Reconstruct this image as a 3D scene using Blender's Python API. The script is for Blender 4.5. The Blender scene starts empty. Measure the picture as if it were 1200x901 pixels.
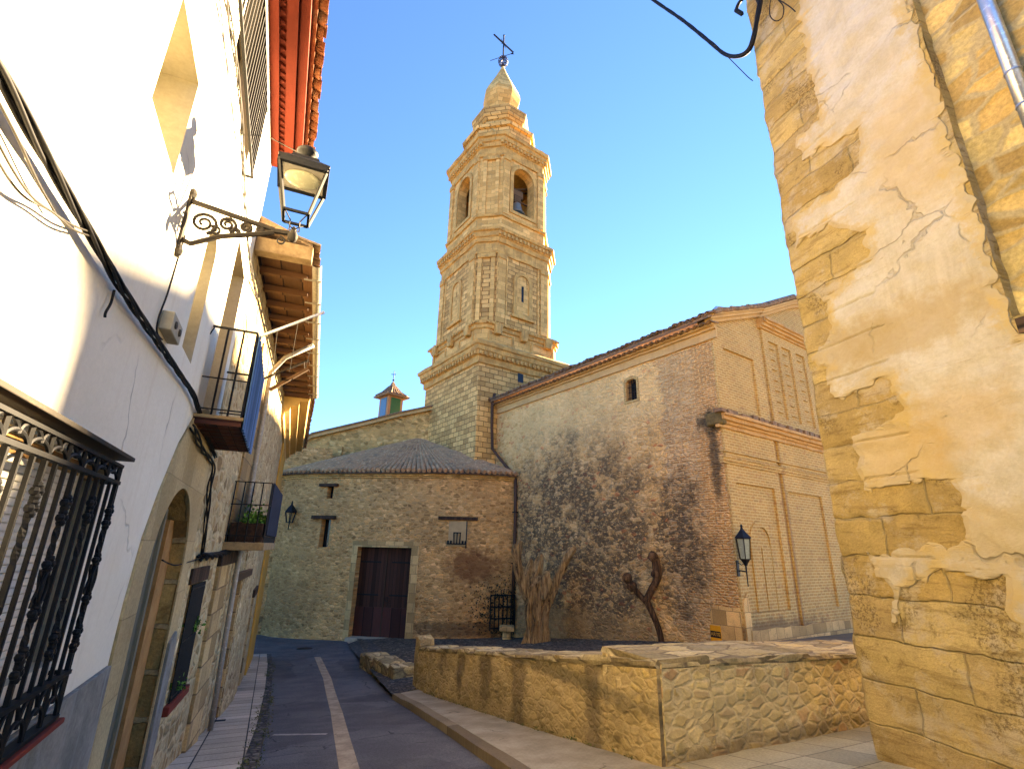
import bpy, math, random
from mathutils import Vector as V, Matrix, noise
from mathutils.geometry import tessellate_polygon
random.seed(7)
R = math.radians
sc = bpy.context.scene
col = sc.collection
# ------------------------------------------------------------------ camera
W0, H0, F0 = 1200., 901., 589.
def _basis():
    z = V((641-600, 1357+450.5, -F0)).normalized()
    f = V((0, 0, -1)); y = (f - z*f.dot(z)).normalized(); x = y.cross(z)
    return Matrix((x, y, z))            # rows: world axes in camera coordinates
RM = _basis()
cam = bpy.data.cameras.new('camera'); camo = bpy.data.objects.new('camera', cam); col.objects.link(camo)
camo.matrix_world = RM.to_4x4()
cam.sensor_width = 36; cam.sensor_fit = 'HORIZONTAL'; cam.lens = 36*F0/W0
cam.clip_start = .05; cam.clip_end = 3000
sc.camera = camo
# ------------------------------------------------------------------ light
SUN_AZ, SUN_EL = 42.0, 22.0
wd = bpy.data.worlds.new('World'); sc.world = wd; wd.use_nodes = True
nt = wd.node_tree; bg = nt.nodes['Background']
sky = nt.nodes.new('ShaderNodeTexSky'); sky.sky_type = 'NISHITA'; sky.sun_disc = False
sky.sun_elevation = R(SUN_EL); sky.sun_rotation = R(SUN_AZ)
sky.altitude = 600; sky.air_density = .85; sky.dust_density = 0; sky.ozone_density = 10.0
nt.links.new(sky.outputs[0], bg.inputs[0]); bg.inputs[1].default_value = .05
sl = bpy.data.lights.new('sun', 'SUN'); sl.energy = 5.0; sl.angle = R(.9); sl.color = (1, .84, .62)
so = bpy.data.objects.new('sun', sl); col.objects.link(so)
sd_ = V((math.sin(R(SUN_AZ))*math.cos(R(SUN_EL)), math.cos(R(SUN_AZ))*math.cos(R(SUN_EL)), math.sin(R(SUN_EL))))
so.rotation_euler = sd_.to_track_quat('Z', 'Y').to_euler()
so.location = sd_*60
sc.view_settings.view_transform = 'Standard'; sc.view_settings.look = 'None'
sc.view_settings.exposure = 3.75; sc.view_settings.use_white_balance = True; sc.view_settings.white_balance_temperature = 8700; sc.view_settings.gamma = 1
sc.cycles.max_bounces = 8; sc.cycles.diffuse_bounces = 5
sc.cycles.sample_clamp_indirect = 8

# ------------------------------------------------------------------ measuring helpers
def vec(a): return V((math.sin(R(a)), math.cos(R(a)), 0))
def ray(x, y): return RM @ V((x-600, 450.5-y, -F0))
def proj(p):
    c = RM.transposed() @ V(p); return 600+F0*c.x/-c.z, 450.5-F0*c.y/-c.z
def atz(x, y, z):
    d = ray(x, y); return d*(z/d.z)
def athz(x, y, r):
    d = ray(x, y); return d*(r/math.hypot(d.x, d.y))
def zcol(P, x, y):
    d = ray(x, y); return d.z*math.hypot(P[0], P[1])/math.hypot(d.x, d.y)
class Fr:
    """wall frame: a along the wall, n outward towards the street, z up"""
    def __init__(s, O, az, side):
        s.O = V(O); s.O.z = 0; s.a = vec(az)
        s.n = V((s.a.y, -s.a.x, 0))*side
    def pt(s, u, z, d=0): return s.O + s.a*u + s.n*d + V((0, 0, z))
    def px(s, x, y, d=0):
        r = ray(x, y); p = r*((s.n.dot(s.O)+d)/s.n.dot(r)); q = p-s.O
        return q.dot(s.a), p.z
    def dfor(s, u, z, x):
        lo, hi = -3., 6.
        f = lambda d: proj(s.pt(u, z, d))[0]-x
        for _ in range(40):
            m = (lo+hi)/2
            if (f(m) > 0) == (f(hi) > 0): hi = m
            else: lo = m
        return lo
WORLD = Fr((0, 0, 0), 90, 1)    # a=+X, n = -Y
STREET = vec(-20.4)
def interp(t, xs, ys):
    if t <= xs[0]: return ys[0]
    for i in range(1, len(xs)):
        if t <= xs[i]:
            k = (t-xs[i-1])/(xs[i]-xs[i-1]); return ys[i-1]*(1-k)+ys[i]*k
    return ys[-1]
GT = [-30, -8, 0, 5, 11, 13.2, 16, 18.8, 23.8, 28, 45, 90]
GZ = [-1.0, -1.0, -1.375, -2.125, -3.02, -3.33, -3.62, -3.86, -4.17, -4.42, -4.9, -5.2]
def G(x, y): return interp(V((x, y, 0)).dot(STREET), GT, GZ)
def gpx(x, y, dz=0):
    d = ray(x, y).normalized(); lo, hi = .5, 70.
    for _ in range(50):
        m = (lo+hi)/2; p = d*m
        if p.z > G(p.x, p.y)+dz: lo = m
        else: hi = m
    return d*lo

# ------------------------------------------------------------------ mesh helpers
ROOT = {}
class MB:
    def __init__(s, fr=WORLD): s.f = fr; s.v = []; s.q = []; s.uvw = None
    def add(s, pts): i = len(s.v); s.v += [V(p) for p in pts]; return i
    def face(s, pts): i = s.add(pts); s.q.append(list(range(i, i+len(pts))))
    def P(s, u, z, d=0): return s.f.pt(u, z, d)
    def quad(s, u0, u1, z0, z1, d=0): s.face([s.P(u0, z0, d), s.P(u1, z0, d), s.P(u1, z1, d), s.P(u0, z1, d)])
    def box(s, u0, u1, z0, z1, d0, d1):
        i = s.add([s.P(u, z, d) for d in (d0, d1) for z in (z0, z1) for u in (u0, u1)])
        for f in ((0,1,3,2), (4,6,7,5), (0,4,5,1), (2,3,7,6), (0,2,6,4), (1,5,7,3)): s.q.append([i+k for k in f])
        return s
    def bar(s, a, b, w, h=None, up=V((0, 0, 1))):
        """square bar between two points"""
        h = h or w; a = V(a); b = V(b); t = (b-a).normalized()
        if abs(t.dot(up)) > .95: up = V((.31, .95, 0))
        x = t.cross(up).normalized()*w/2; y = x.normalized().cross(t)*h/2
        i = s.add([p+sx*x+sy*y for p in (a, b) for sx, sy in ((-1,-1), (1,-1), (1,1), (-1,1))])
        for f in ((0,3,2,1), (4,5,6,7), (0,1,5,4), (1,2,6,5), (2,3,7,6), (3,0,4,7)): s.q.append([i+k for k in f])
        return s
    def tube(s, pts, r, n=8, cap=True):
        pts = [V(p) for p in pts]; rr = r if isinstance(r, (list, tuple)) else [r]*len(pts)
        prev = None; rings = []
        for k, p in enumerate(pts):
            t = (pts[min(k+1, len(pts)-1)]-pts[max(k-1, 0)]).normalized()
            if prev is None:
                u = V((0, 0, 1)) if abs(t.z) < .9 else V((1, 0, 0)); x = t.cross(u).normalized()
            else: x = (prev-t*prev.dot(t)).normalized()
            prev = x; y = t.cross(x)
            rings.append(s.add([p+(x*math.cos(2*math.pi*j/n)+y*math.sin(2*math.pi*j/n))*rr[k] for j in range(n)]))
        for a, b in zip(rings, rings[1:]):
            for j in range(n): s.q.append([a+j, a+(j+1) % n, b+(j+1) % n, b+j])
        if cap: s.q.append([rings[0]+j for j in range(n)][::-1]); s.q.append([rings[-1]+j for j in range(n)])
        return s
    def rings(s, rings, closed=True, cap=(True, True)):
        n = len(rings[0]); ids = [s.add(r) for r in rings]
        for a, b in zip(ids, ids[1:]):
            for j in range(n if closed else n-1): s.q.append([a+j, a+(j+1) % n, b+(j+1) % n, b+j])
        if closed and cap[0]: s.q.append([ids[0]+j for j in range(n)][::-1])
        if closed and cap[1]: s.q.append([ids[-1]+j for j in range(n)])
        return s
    def lathe(s, c, prof, n=16):
        c = V(c)
        return s.rings([[c+V((r*math.cos(2*math.pi*j/n), r*math.sin(2*math.pi*j/n), z)) for j in range(n)] for r, z in prof])
    def tess(s, loops, d=0):
        """planar polygon with holes in (u,z)"""
        ls = [[V((u, z, 0)) for u, z in l] for l in loops]
        flat = [p for l in ls for p in l]
        i = s.add([s.P(p.x, p.y, d) for p in flat])
        for t in tessellate_polygon(ls): s.q.append([i+k for k in t])
    def walls(s, loop, d0, d1):
        n = len(loop)
        for k in range(n):
            a, b = loop[k], loop[(k+1) % n]
            s.face([s.P(*a, d0), s.P(*b, d0), s.P(*b, d1), s.P(*a, d1)])
    def slab(s, loop, d0, d1, holes=()):
        """prism: loop in (u,z) from d0 (back) to d1 (front), holes go through"""
        s.tess([loop, *holes], d1); s.tess([loop, *holes], d0); s.walls(loop, d0, d1)
        for h in holes: s.walls(h, d0, d1)
        return s
    def build(s, name, mat, parent=None, smooth=False, bevel=0, uvf=None):
        me = bpy.data.meshes.new(name)
        org = ROOT.get(parent.name, V((0, 0, 0))) if parent else V((0, 0, 0))
        me.from_pydata([p-org for p in s.v], [], s.q)
        me.update()
        import bmesh
        bm = bmesh.new(); bm.from_mesh(me); bmesh.ops.remove_doubles(bm, verts=bm.verts, dist=1e-5)
        bmesh.ops.recalc_face_normals(bm, faces=bm.faces); bm.to_mesh(me); bm.free()
        uv = me.uv_layers.new(name='UVMap'); f = s.f
        for p in me.polygons:
            n = p.normal; c = (abs(n.dot(f.a)), abs(n.dot(f.n)), abs(n.z)*1.001)
            ax = c.index(max(c))
            for li in p.loop_indices:
                q = me.vertices[me.loops[li].vertex_index].co + org
                if uvf: uv.data[li].uv = uvf(q, n); continue
                q = q - f.O; a, b, z = q.dot(f.a), q.dot(f.n), q.z
                uv.data[li].uv = ((b+3.3, z) if ax == 0 else (a, z) if ax == 1 else (a, b))
        if mat: me.materials.append(mat)
        if smooth: me.polygons.foreach_set('use_smooth', [True]*len(me.polygons))
        o = bpy.data.objects.new(name, me); col.objects.link(o)
        if parent: o.parent = parent; ROOT[o.name] = org
        if bevel:
            m = o.modifiers.new('bevel', 'BEVEL'); m.width = bevel; m.segments = 2; m.limit_method = 'ANGLE'
        return o
def meta(o, label, cat, group=None, kind=None):
    if kind: o['kind'] = kind
    if label: o['label'] = label
    if cat: o['category'] = cat
    if group: o['group'] = group
    return o
def thing(name, loc, label, cat, group=None):
    o = bpy.data.objects.new(name, None); col.objects.link(o); o.location = loc; o.empty_display_size = .2
    ROOT[o.name] = V(loc); return meta(o, label, cat, group)
def arch(u0, u1, z0, z1, rise=None, n=12):
    w = (u1-u0)/2; rise = w if rise is None else rise; c = (u0+u1)/2
    return [(u0, z0), (u1, z0)] + [(c+w*math.cos(math.pi*k/n), z1-rise+rise*math.sin(math.pi*k/n)) for k in range(n+1)]
def rect(u0, u1, z0, z1): return [(u0, z0), (u1, z0), (u1, z1), (u0, z1)]
def dense(loop, step, jit, seed=0, closed=True):
    """densify an outline and roughen it"""
    out = []; n = len(loop)
    for k in range(n if closed else n-1):
        a = V(loop[k]).to_2d() if len(loop[k]) > 2 else V(loop[k]); b = V(loop[(k+1) % n])
        m = max(1, int((b-a).length/step))
        for j in range(m):
            p = a.lerp(b, j/m)
            q = V((p.x*4, p.y*4, seed))
            out.append((p.x+jit*noise.noise(q*1.7), p.y+jit*noise.noise(q*1.7+V((9, 3, 5)))))
    return out

# ------------------------------------------------------------------ materials
class NT:
    def __init__(s, name):
        s.m = bpy.data.materials.new(name); s.m.use_nodes = True; s.t = s.m.node_tree
        s.b = s.t.nodes['Principled BSDF']; s.b.inputs['Specular IOR Level'].default_value = .25
        s.uv = s.n('ShaderNodeUVMap').outputs[0]
    def n(s, t, **k):
        n = s.t.nodes.new(t)
        for a, b in k.items(): setattr(n, a, b)
        return n
    def L(s, a, b): s.t.links.new(a, b)
    def val(s, sock, v):
        if v is None: return
        if isinstance(v, (int, float)): sock.default_value = v
        elif isinstance(v, (tuple, list, V)):
            v = tuple(v)
            if len(sock.default_value) == 4 and len(v) == 3: v = (*v, 1)
            sock.default_value = v
        else: s.L(v, sock)
    def mapp(s, vec, scale=(1, 1, 1), loc=(0, 0, 0), rot=0):
        n = s.n('ShaderNodeMapping'); s.L(vec, n.inputs[0]); n.inputs['Scale'].default_value = scale; n.inputs['Location'].default_value = loc
        n.inputs['Rotation'].default_value = (0, 0, rot); return n.outputs[0]
    def noise(s, vec, scale, det=4, rough=.6, out=0, dist=0):
        n = s.n('ShaderNodeTexNoise'); s.L(vec, n.inputs['Vector']); n.inputs['Scale'].default_value = scale
        n.inputs['Detail'].default_value = det; n.inputs['Roughness'].default_value = rough; n.inputs['Distortion'].default_value = dist
        return n.outputs[out]
    def voro(s, vec, scale=1, feat='F1', rnd=1, out=None):
        n = s.n('ShaderNodeTexVoronoi', feature=feat); s.L(vec, n.inputs['Vector']); n.inputs['Scale'].default_value = scale
        n.inputs['Randomness'].default_value = rnd; return n
    def math(s, op, a, b=0, c=None, clamp=False):
        n = s.n('ShaderNodeMath', operation=op, use_clamp=clamp); s.val(n.inputs[0], a); s.val(n.inputs[1], b)
        if c is not None: s.val(n.inputs[2], c)
        return n.outputs[0]
    def vmath(s, op, a, b):
        n = s.n('ShaderNodeVectorMath', operation=op); s.val(n.inputs[0], a); s.val(n.inputs[1], b); return n.outputs[0]
    def rng(s, v, a, b, c=0, d=1):
        n = s.n('ShaderNodeMapRange'); n.interpolation_type = 'SMOOTHSTEP'; s.val(n.inputs[0], v)
        for i, x in enumerate((a, b, c, d)): n.inputs[i+1].default_value = x
        return n.outputs[0]
    def ramp(s, fac, stops, const=False):
        n = s.n('ShaderNodeValToRGB'); s.L(fac, n.inputs[0]); e = n.color_ramp.elements
        if const: n.color_ramp.interpolation = 'CONSTANT'
        while len(e) > 1: e.remove(e[-1])
        e[0].position = stops[0][0]; e[0].color = (*stops[0][1], 1)
        for p, c in stops[1:]: x = e.new(p); x.color = (*c, 1)
        return n.outputs[0]
    def mix(s, f, a, b, bl='MIX'):
        n = s.n('ShaderNodeMix', data_type='RGBA', blend_type=bl); s.val(n.inputs[0], f); s.val(n.inputs[6], a); s.val(n.inputs[7], b)
        return n.outputs[2]
    def sep(s, v): n = s.n('ShaderNodeSeparateXYZ'); s.L(v, n.inputs[0]); return n.outputs
    def distort(s, vec, scale, amt):
        n = s.noise(vec, scale, 3, .6, 1); o = s.vmath('SUBTRACT', n, (.5, .5, .5))
        m = s.n('ShaderNodeVectorMath', operation='SCALE'); s.L(o, m.inputs[0]); m.inputs[3].default_value = amt
        return s.vmath('ADD', vec, m.outputs[0])
    def bump(s, h, st=.5, d=.02, prev=None):
        n = s.n('ShaderNodeBump'); s.L(h, n.inputs['Height']); n.inputs['Strength'].default_value = st; n.inputs['Distance'].default_value = d
        if prev is not None: s.L(prev, n.inputs['Normal'])
        return n.outputs[0]
    def blob(s, c, r, soft=.5, sc=2.5, amt=.9):
        """mask of an irregular patch around c (metres in uv) of radii r"""
        v = s.mapp(s.uv, (1/r[0], 1/r[1], 1), (-c[0]/r[0], -c[1]/r[1], 0))
        n = s.n('ShaderNodeVectorMath', operation='LENGTH'); s.L(v, n.inputs[0])
        k = s.noise(s.uv, sc, 7, .72); k = s.math('MULTIPLY', s.math('SUBTRACT', k, .5), amt*2.4)
        return s.rng(s.math('ADD', n.outputs[1], k), 1+soft/2, 1-soft/2)
    def done(s, c, rough=.9, normal=None, metal=0):
        s.val(s.b.inputs['Base Color'], c); s.val(s.b.inputs['Roughness'], rough); s.b.inputs['Metallic'].default_value = metal
        if normal is not None: s.L(normal, s.b.inputs['Normal'])
        return s.m
def C(h):  # srgb hex -> linear
    h = h.lstrip('#'); r = [int(h[i:i+2], 16)/255 for i in (0, 2, 4)]
    return tuple((x/12.92 if x <= .04045 else ((x+.055)/1.055)**2.4) for x in r)
def stains(t, c, items):
    for it in items:
        m = t.blob(it[0], it[1], *(it[4:] or ()))
        m = t.math('MULTIPLY', m, it[3]); c = t.mix(m, c, it[2])
    return c
def rubble(name, cols, mortar, w=.35, h=.2, joint=.06, st=(), bstr=.8, dist=.25, weather=(.75, 1.15), wcol=None, bd=.04):
    t = NT(name)
    v = t.mapp(t.uv, (1/w, 1/h, 1)); v = t.distort(v, 1.3, dist)
    e = t.voro(v, 1, 'DISTANCE_TO_EDGE', .9).outputs[0]; cc = t.voro(v, 1, 'F1', .9).outputs[1]
    rx = t.sep(cc)
    n = len(cols); c = t.ramp(rx[0], [(i/n, x) for i, x in enumerate(cols)], True)
    fine = t.noise(t.uv, 22, 6, .7); big = t.noise(t.uv, .45, 5, .6); med = t.noise(t.uv, 4, 6, .7)
    c = t.mix(1, c, t.ramp(rx[1], [(0, (.62,)*3), (1, (1.2,)*3)]), 'MULTIPLY')
    jm = t.rng(t.math('ADD', e, t.math('MULTIPLY', t.math('SUBTRACT', med, .5), .12)), joint*1.7, joint*.5)
    c = t.mix(jm, c, mortar)
    c = t.mix(1, c, t.ramp(fine, [(.25, (.6,)*3), (.75, (1.3,)*3)]), 'MULTIPLY')
    c = t.mix(1, c, t.ramp(big, [(.3, (weather[0],)*3), (.7, (weather[1],)*3)]), 'MULTIPLY')
    if wcol: c = t.mix(t.math('MULTIPLY', t.rng(med, .5, .68), .6), c, wcol)
    c = stains(t, c, st)
    hgt = t.math('ADD', t.rng(e, 0, .22), t.math('MULTIPLY', med, .7)); hgt = t.math('ADD', hgt, t.math('MULTIPLY', fine, .35))
    return t.done(c, .93, t.bump(hgt, bstr, bd))
def brick(name, c1, c2, mortar, bw, bh, joint, st=(), off=.5, bstr=.6, bd=.02, weather=(.7, 1.2), tone=(.65, 1.25), erode=.012, wcol=None, squash=1., dist_s=3):
    t = NT(name)
    v = t.distort(t.uv, dist_s, erode)
    b = t.n('ShaderNodeTexBrick'); t.L(v, b.inputs[0]); b.offset = off; b.squash = squash
    for k, x in (('Scale', 1), ('Mortar Size', joint), ('Mortar Smooth', .35), ('Brick Width', bw), ('Row Height', bh), ('Bias', 0)): b.inputs[k].default_value = x
    for k, x in (('Color1', (0, 0, 0, 1)), ('Color2', (1, 1, 1, 1)), ('Mortar', (0.5, .5, .5, 1))): b.inputs[k].default_value = x
    c = t.mix(t.sep(b.outputs[0])[0], c1, c2)
    fine = t.noise(t.uv, 30, 6, .75); big = t.noise(t.uv, .5, 6, .65); med = t.noise(t.uv, 3.5, 6, .7)
    c = t.mix(1, c, t.ramp(t.sep(b.outputs[0])[0], [(0, (tone[0],)*3), (.5, (1, 1, 1)), (1, (tone[1],)*3)]), 'MULTIPLY')
    c = t.mix(b.outputs[1], c, mortar)
    c = t.mix(1, c, t.ramp(fine, [(.25, (.62,)*3), (.75, (1.28,)*3)]), 'MULTIPLY')
    c = t.mix(1, c, t.ramp(big, [(.3, (weather[0],)*3), (.7, (weather[1],)*3)]), 'MULTIPLY')
    if wcol: c = t.mix(t.math('MULTIPLY', t.rng(med, .52, .7), .7), c, wcol)
    c = stains(t, c, st)
    hgt = t.math('SUBTRACT', t.math('ADD', t.math('MULTIPLY', med, .6), t.math('MULTIPLY', fine, .35)), b.outputs[1])
    return t.done(c, .92, t.bump(hgt, bstr, bd))
def plaster(name, c1, c2, sc=1.2, st=(), bstr=.35, bd=.01, rough=.9, fine=(.85, 1.1), streak=0, scol=None, crack=0, csc=.8, grit=0):
    t = NT(name)
    a = t.noise(t.uv, sc, 7, .65); f = t.noise(t.uv, 26, 6, .7)
    c = t.mix(t.rng(a, .35, .65), c1, c2)
    c = t.mix(1, c, t.ramp(f, [(.25, (fine[0],)*3), (.75, (fine[1],)*3)]), 'MULTIPLY')
    if streak:
        s_ = t.noise(t.mapp(t.uv, (7, .5, 1)), 1, 5, .65); c = t.mix(t.math('MULTIPLY', t.rng(s_, .5, .72), streak), c, scol or c2)
    c = stains(t, c, st)
    h = t.math('ADD', t.math('MULTIPLY', t.noise(t.uv, 5, 6, .65), 1.2), t.math('MULTIPLY', f, .4))
    if grit:
        g_ = t.noise(t.uv, 90, 2, .5); c = t.mix(1, c, t.ramp(g_, [(.35, (1-grit,)*3), (.65, (1+grit,)*3)]), 'MULTIPLY')
        pt = t.sep(t.voro(t.distort(t.uv, .8, .5), .35, 'F1', 1).outputs[1])[0]; c = t.mix(1, c, t.ramp(pt, [(0, (.78,)*3), (1, (1.18,)*3)]), 'MULTIPLY')
    if crack:
        e = t.voro(t.distort(t.uv, 2.2, .35), csc, 'DISTANCE_TO_EDGE', 1).outputs[0]
        km = t.math('MULTIPLY', t.rng(e, .010, .003), t.rng(t.noise(t.uv, .9, 3, .5), .5, .58)); c = t.mix(t.math('MULTIPLY', km, crack), c, tuple(x*.25 for x in c2)); h = t.math('SUBTRACT', h, t.math('MULTIPLY', km, 2))
    return t.done(c, rough, t.bump(h, bstr, bd))
def metal(name, c, rough=.5, met=.0, rust=None):
    t = NT(name); f = t.noise(t.uv, 18, 5, .7)
    cc = t.mix(t.rng(f, .5, .75), c, rust or tuple(x*1.8+.004 for x in c))
    return t.done(cc, rough, t.bump(f, .3, .004), met)
def wood(name, c1, c2, pw=.14, along=1, rough=.8):
    """planks: along=1 boards run vertically (uv v)"""
    t = NT(name); s = t.sep(t.uv); u = s[0] if along else s[1]
    k = t.math('DIVIDE', u, pw); fl = t.math('FLOOR', k); fr = t.math('FRACT', k)
    wn = t.n('ShaderNodeTexWhiteNoise', noise_dimensions='1D'); t.L(fl, wn.inputs['W'])
    g = t.noise(t.mapp(t.uv, (30, 2, 1) if along else (2, 30, 1)), 1, 6, .7)
    c = t.mix(g, c1, c2); c = t.mix(1, c, t.ramp(wn.outputs[0], [(0, (.55,)*3), (1, (1.25,)*3)]), 'MULTIPLY')
    edge = t.math('ABSOLUTE', t.math('SUBTRACT', fr, .5)); em = t.rng(edge, .44, .49)
    c = t.mix(em, c, tuple(x*.2 for x in c1))
    h = t.math('SUBTRACT', t.math('MULTIPLY', g, .5), em)
    return t.done(c, rough, t.bump(h, .6, .012))
def tiles(name, cols, lich=(.12, .12, .1)):
    t = NT(name); g = t.n('ShaderNodeTexCoord').outputs['Object']
    c = t.ramp(t.noise(g, 5.5, 4, .7), [(.3, cols[0]), (.5, cols[1]), (.68, cols[2])])
    m = t.noise(g, 2.1, 6, .7); c = t.mix(t.math('MULTIPLY', t.rng(m, .48, .66), .75), c, lich)
    s = t.sep(t.uv)
    return t.done(c, .9, t.bump(t.noise(g, 24, 5, .7), .6, .02))
def perp(fr, u, x, y):
    """where the sight line through a pixel of the survey crosses the plane at u across the wall -> (d, z)"""
    r = ray(x, y); p = r*((u+fr.a.dot(fr.O))/fr.a.dot(r)); return (p-fr.O).dot(fr.n), p.z

# ------------------------------------------------------------------ materials in use
m_asph = plaster('asphalt', (.078, .082, .09), (.12, .123, .128), .9, bstr=.9, bd=.012, fine=(.55, 1.5), rough=.8, crack=.8, csc=.55, grit=.4,
                 st=[((-2.2, -7.6), (.8, 1.6), (.04, .04, .045), .7), ((-2.6, 11), (.5, 1.5), (.11, .105, .1), .5)])
m_conc = plaster('concrete', (.42, .37, .27), (.30, .26, .18), 1.6, bstr=.5, bd=.008, crack=.7, csc=.7, fine=(.75, 1.15),
                 st=[((.3, -8.0), (.25, .2), (.06, .055, .05), .8, .4, 6), ((.65, -7.4), (.2, .15), (.06, .055, .05), .8, .4, 6)])
m_gut = plaster('gutter_concrete', (.46, .39, .28), (.30, .25, .18), 3, bstr=.5, bd=.006, fine=(.65, 1.2), crack=.9, csc=1.3)
m_kerb = brick('kerb_stone', (.20, .15, .09), (.30, .25, .16), (.05, .045, .035), .9, 9, .012, bstr=.8)
m_cob = rubble('cobbles', [(.12, .11, .1), (.2, .18, .15), (.09, .09, .09), (.16, .15, .14)], (.06, .055, .05), .12, .11, .09, bd=.03)
m_grav = rubble('gravel', [(.16, .14, .11), (.25, .22, .17), (.12, .105, .085), (.2, .175, .13)], (.06, .052, .04), .16, .13, .1, bd=.03, bstr=1)
m_earth = plaster('earth', (.18, .14, .09), (.12, .1, .07), .4, bstr=.6, bd=.02)
m_slab = brick('paving_slabs', (.46, .40, .31), (.54, .47, .37), (.05, .045, .04), .58, .42, .012, off=.0, bstr=.3, tone=(.85, 1.1), erode=.003)
m_yard = brick('yard_slabs', (.38, .33, .2), (.46, .4, .25), (.12, .09, .05), .6, .6, .008, off=0, bstr=.3, tone=(.9, 1.08), erode=.003)
m_white = plaster('white_paint', (.80, .76, .64), (.74, .69, .56), .7, bstr=.45, bd=.012, fine=(.93, 1.04), streak=.35, scol=(.62, .54, .40), crack=.5, csc=.7)
m_cream = plaster('cream_reveal', (.46, .42, .32), (.40, .36, .26), 1.5, bstr=.3)
m_wain = plaster('blue_grey_render', (.24, .235, .21), (.15, .15, .135), 2.4, bstr=.6, bd=.015, streak=.6, scol=(.30, .33, .35), fine=(.75, 1.2))
m_surr = brick('portal_ashlar', (.42, .31, .15), (.48, .37, .20), (.33, .25, .13), .5, .52, .006, bstr=.35, tone=(.92, 1.05), wcol=(.34, .23, .1))
m_jamb = brick('rough_jamb', (.30, .18, .06), (.42, .28, .10), (.46, .35, .18), 1.4, .42, .03, bstr=1, bd=.04, erode=.09, wcol=(.16, .09, .03))
m_red = plaster('red_paint', (.20, .034, .02), (.155, .026, .015), 1.5, bstr=.3, fine=(.85, 1.1))
m_terra = tiles('terracotta', [(.30, .11, .045), (.22, .075, .035), (.38, .17, .08)], (.18, .12, .08))
m_roof = tiles('weathered_tile', [(.28, .16, .09), (.18, .115, .07), (.40, .26, .15)], (.09, .08, .06))
m_iron = metal('black_iron', (.004, .0045, .006), .6, rust=(.009, .009, .011))
m_lampiron = metal('lamp_iron', (.006, .007, .009), .5, rust=(.012, .013, .016))
m_brack = metal('weathered_iron', (.030, .025, .020), .75, rust=(.07, .055, .035))
m_galv = metal('galvanised', (.42, .44, .46), .32, .85)
m_pipe = metal('grey_pipe', (.30, .29, .26), .6, .2)
m_cable = metal('black_cable', (.006, .006, .007), .6, rust=(.012, .011, .012))
m_cableg = metal('grey_cable', (.045, .04, .033), .6)
m_shut = plaster('shutter_slat', (.84, .81, .72), (.80, .77, .68), 2, bstr=.1)
m_olive = wood('olive_boards', (.17, .165, .12), (.25, .24, .175), .10)
m_orange = plaster('ochre_frame', (.40, .22, .085), (.30, .155, .055), 5)
m_brown = wood('dark_wood', (.035, .02, .012), (.075, .042, .024), .16)
m_door = wood('barn_door_wood', (.025, .011, .008), (.07, .028, .016), .19)
m_beam = wood('old_beam', (.09, .055, .03), (.17, .10, .055), .5, 0)
m_soff = wood('eave_boards', (.07, .033, .018), (.15, .075, .038), .3, 0)
m_creamp = plaster('cream_soffit', (.60, .42, .18), (.54, .37, .15), 2)
m_yel = plaster('yellow_paint', (.58, .33, .07), (.50, .28, .06), 2, bstr=.3)
m_blue = wood('blue_sheet', (.05, .12, .26), (.075, .17, .34), .06)
m_navy = plaster('navy_sheet', (.018, .026, .05), (.012, .018, .035), 3)
m_glass = metal('dark_glass', (.01, .012, .015), .1)
m_h2 = rubble('pale_rubble', [(.52, .41, .22), (.44, .32, .15), (.58, .48, .28), (.36, .24, .11), (.5, .38, .2)], (.5, .4, .23), .24, .16, .09, bstr=.8, bd=.03, wcol=(.30, .19, .08))
m_h2a = brick('quoin_ashlar', (.36, .24, .11), (.46, .33, .16), (.22, .15, .08), .62, .34, .014, bstr=.8, wcol=(.22, .14, .06))
m_ashT = brick('tower_ashlar', (.62, .355, .12), (.74, .45, .165), (.20, .105, .035), .62, .31, .022, bstr=.7, bd=.04, tone=(.72, 1.14), wcol=(.30, .19, .085), weather=(.75, 1.15))
m_ashT2 = brick('tower_ashlar_pale', (.70, .41, .135), (.78, .48, .175), (.36, .20, .07), .6, .33, .010, bstr=.5, bd=.03, tone=(.8, 1.12), wcol=(.36, .24, .11), weather=(.8, 1.12))
m_trim = plaster('tower_trim', (.70, .42, .14), (.44, .255, .085), 1.6, bstr=.8, bd=.04, fine=(.7, 1.2), streak=.6, scol=(.17, .115, .06))
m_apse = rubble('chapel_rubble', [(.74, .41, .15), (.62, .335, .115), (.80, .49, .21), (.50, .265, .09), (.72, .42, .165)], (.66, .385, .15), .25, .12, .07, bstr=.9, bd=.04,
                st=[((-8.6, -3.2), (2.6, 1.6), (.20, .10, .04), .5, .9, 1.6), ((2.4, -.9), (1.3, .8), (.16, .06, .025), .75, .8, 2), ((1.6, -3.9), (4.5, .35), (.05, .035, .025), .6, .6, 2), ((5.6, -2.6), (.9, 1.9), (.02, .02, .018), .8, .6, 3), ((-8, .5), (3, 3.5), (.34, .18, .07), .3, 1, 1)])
m_nave = rubble('nave_rubble', [(.68, .42, .16), (.58, .355, .13), (.74, .50, .21), (.48, .29, .1)], (.56, .35, .13), .34, .2, .07, bstr=.8, bd=.04)
m_frame_st = brick('dressed_stone', (.54, .35, .14), (.60, .40, .17), (.25, .17, .085), .5, .45, .012, bstr=.5, wcol=(.28, .18, .08))
m_bk = brick('facade_brick', (.50, .32, .115), (.38, .225, .075), (.54, .40, .175), .32, .105, .026, bstr=.6, bd=.02, tone=(.68, 1.2), erode=.008, wcol=(.32, .16, .075), weather=(.85, 1.1),
             st=[((1, -2.6), (5, .5), (.13, .085, .05), .7, .8, 2), ((3.7, 0), (.16, 6), (.2, .11, .06), .5, .8, 2)])
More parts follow.
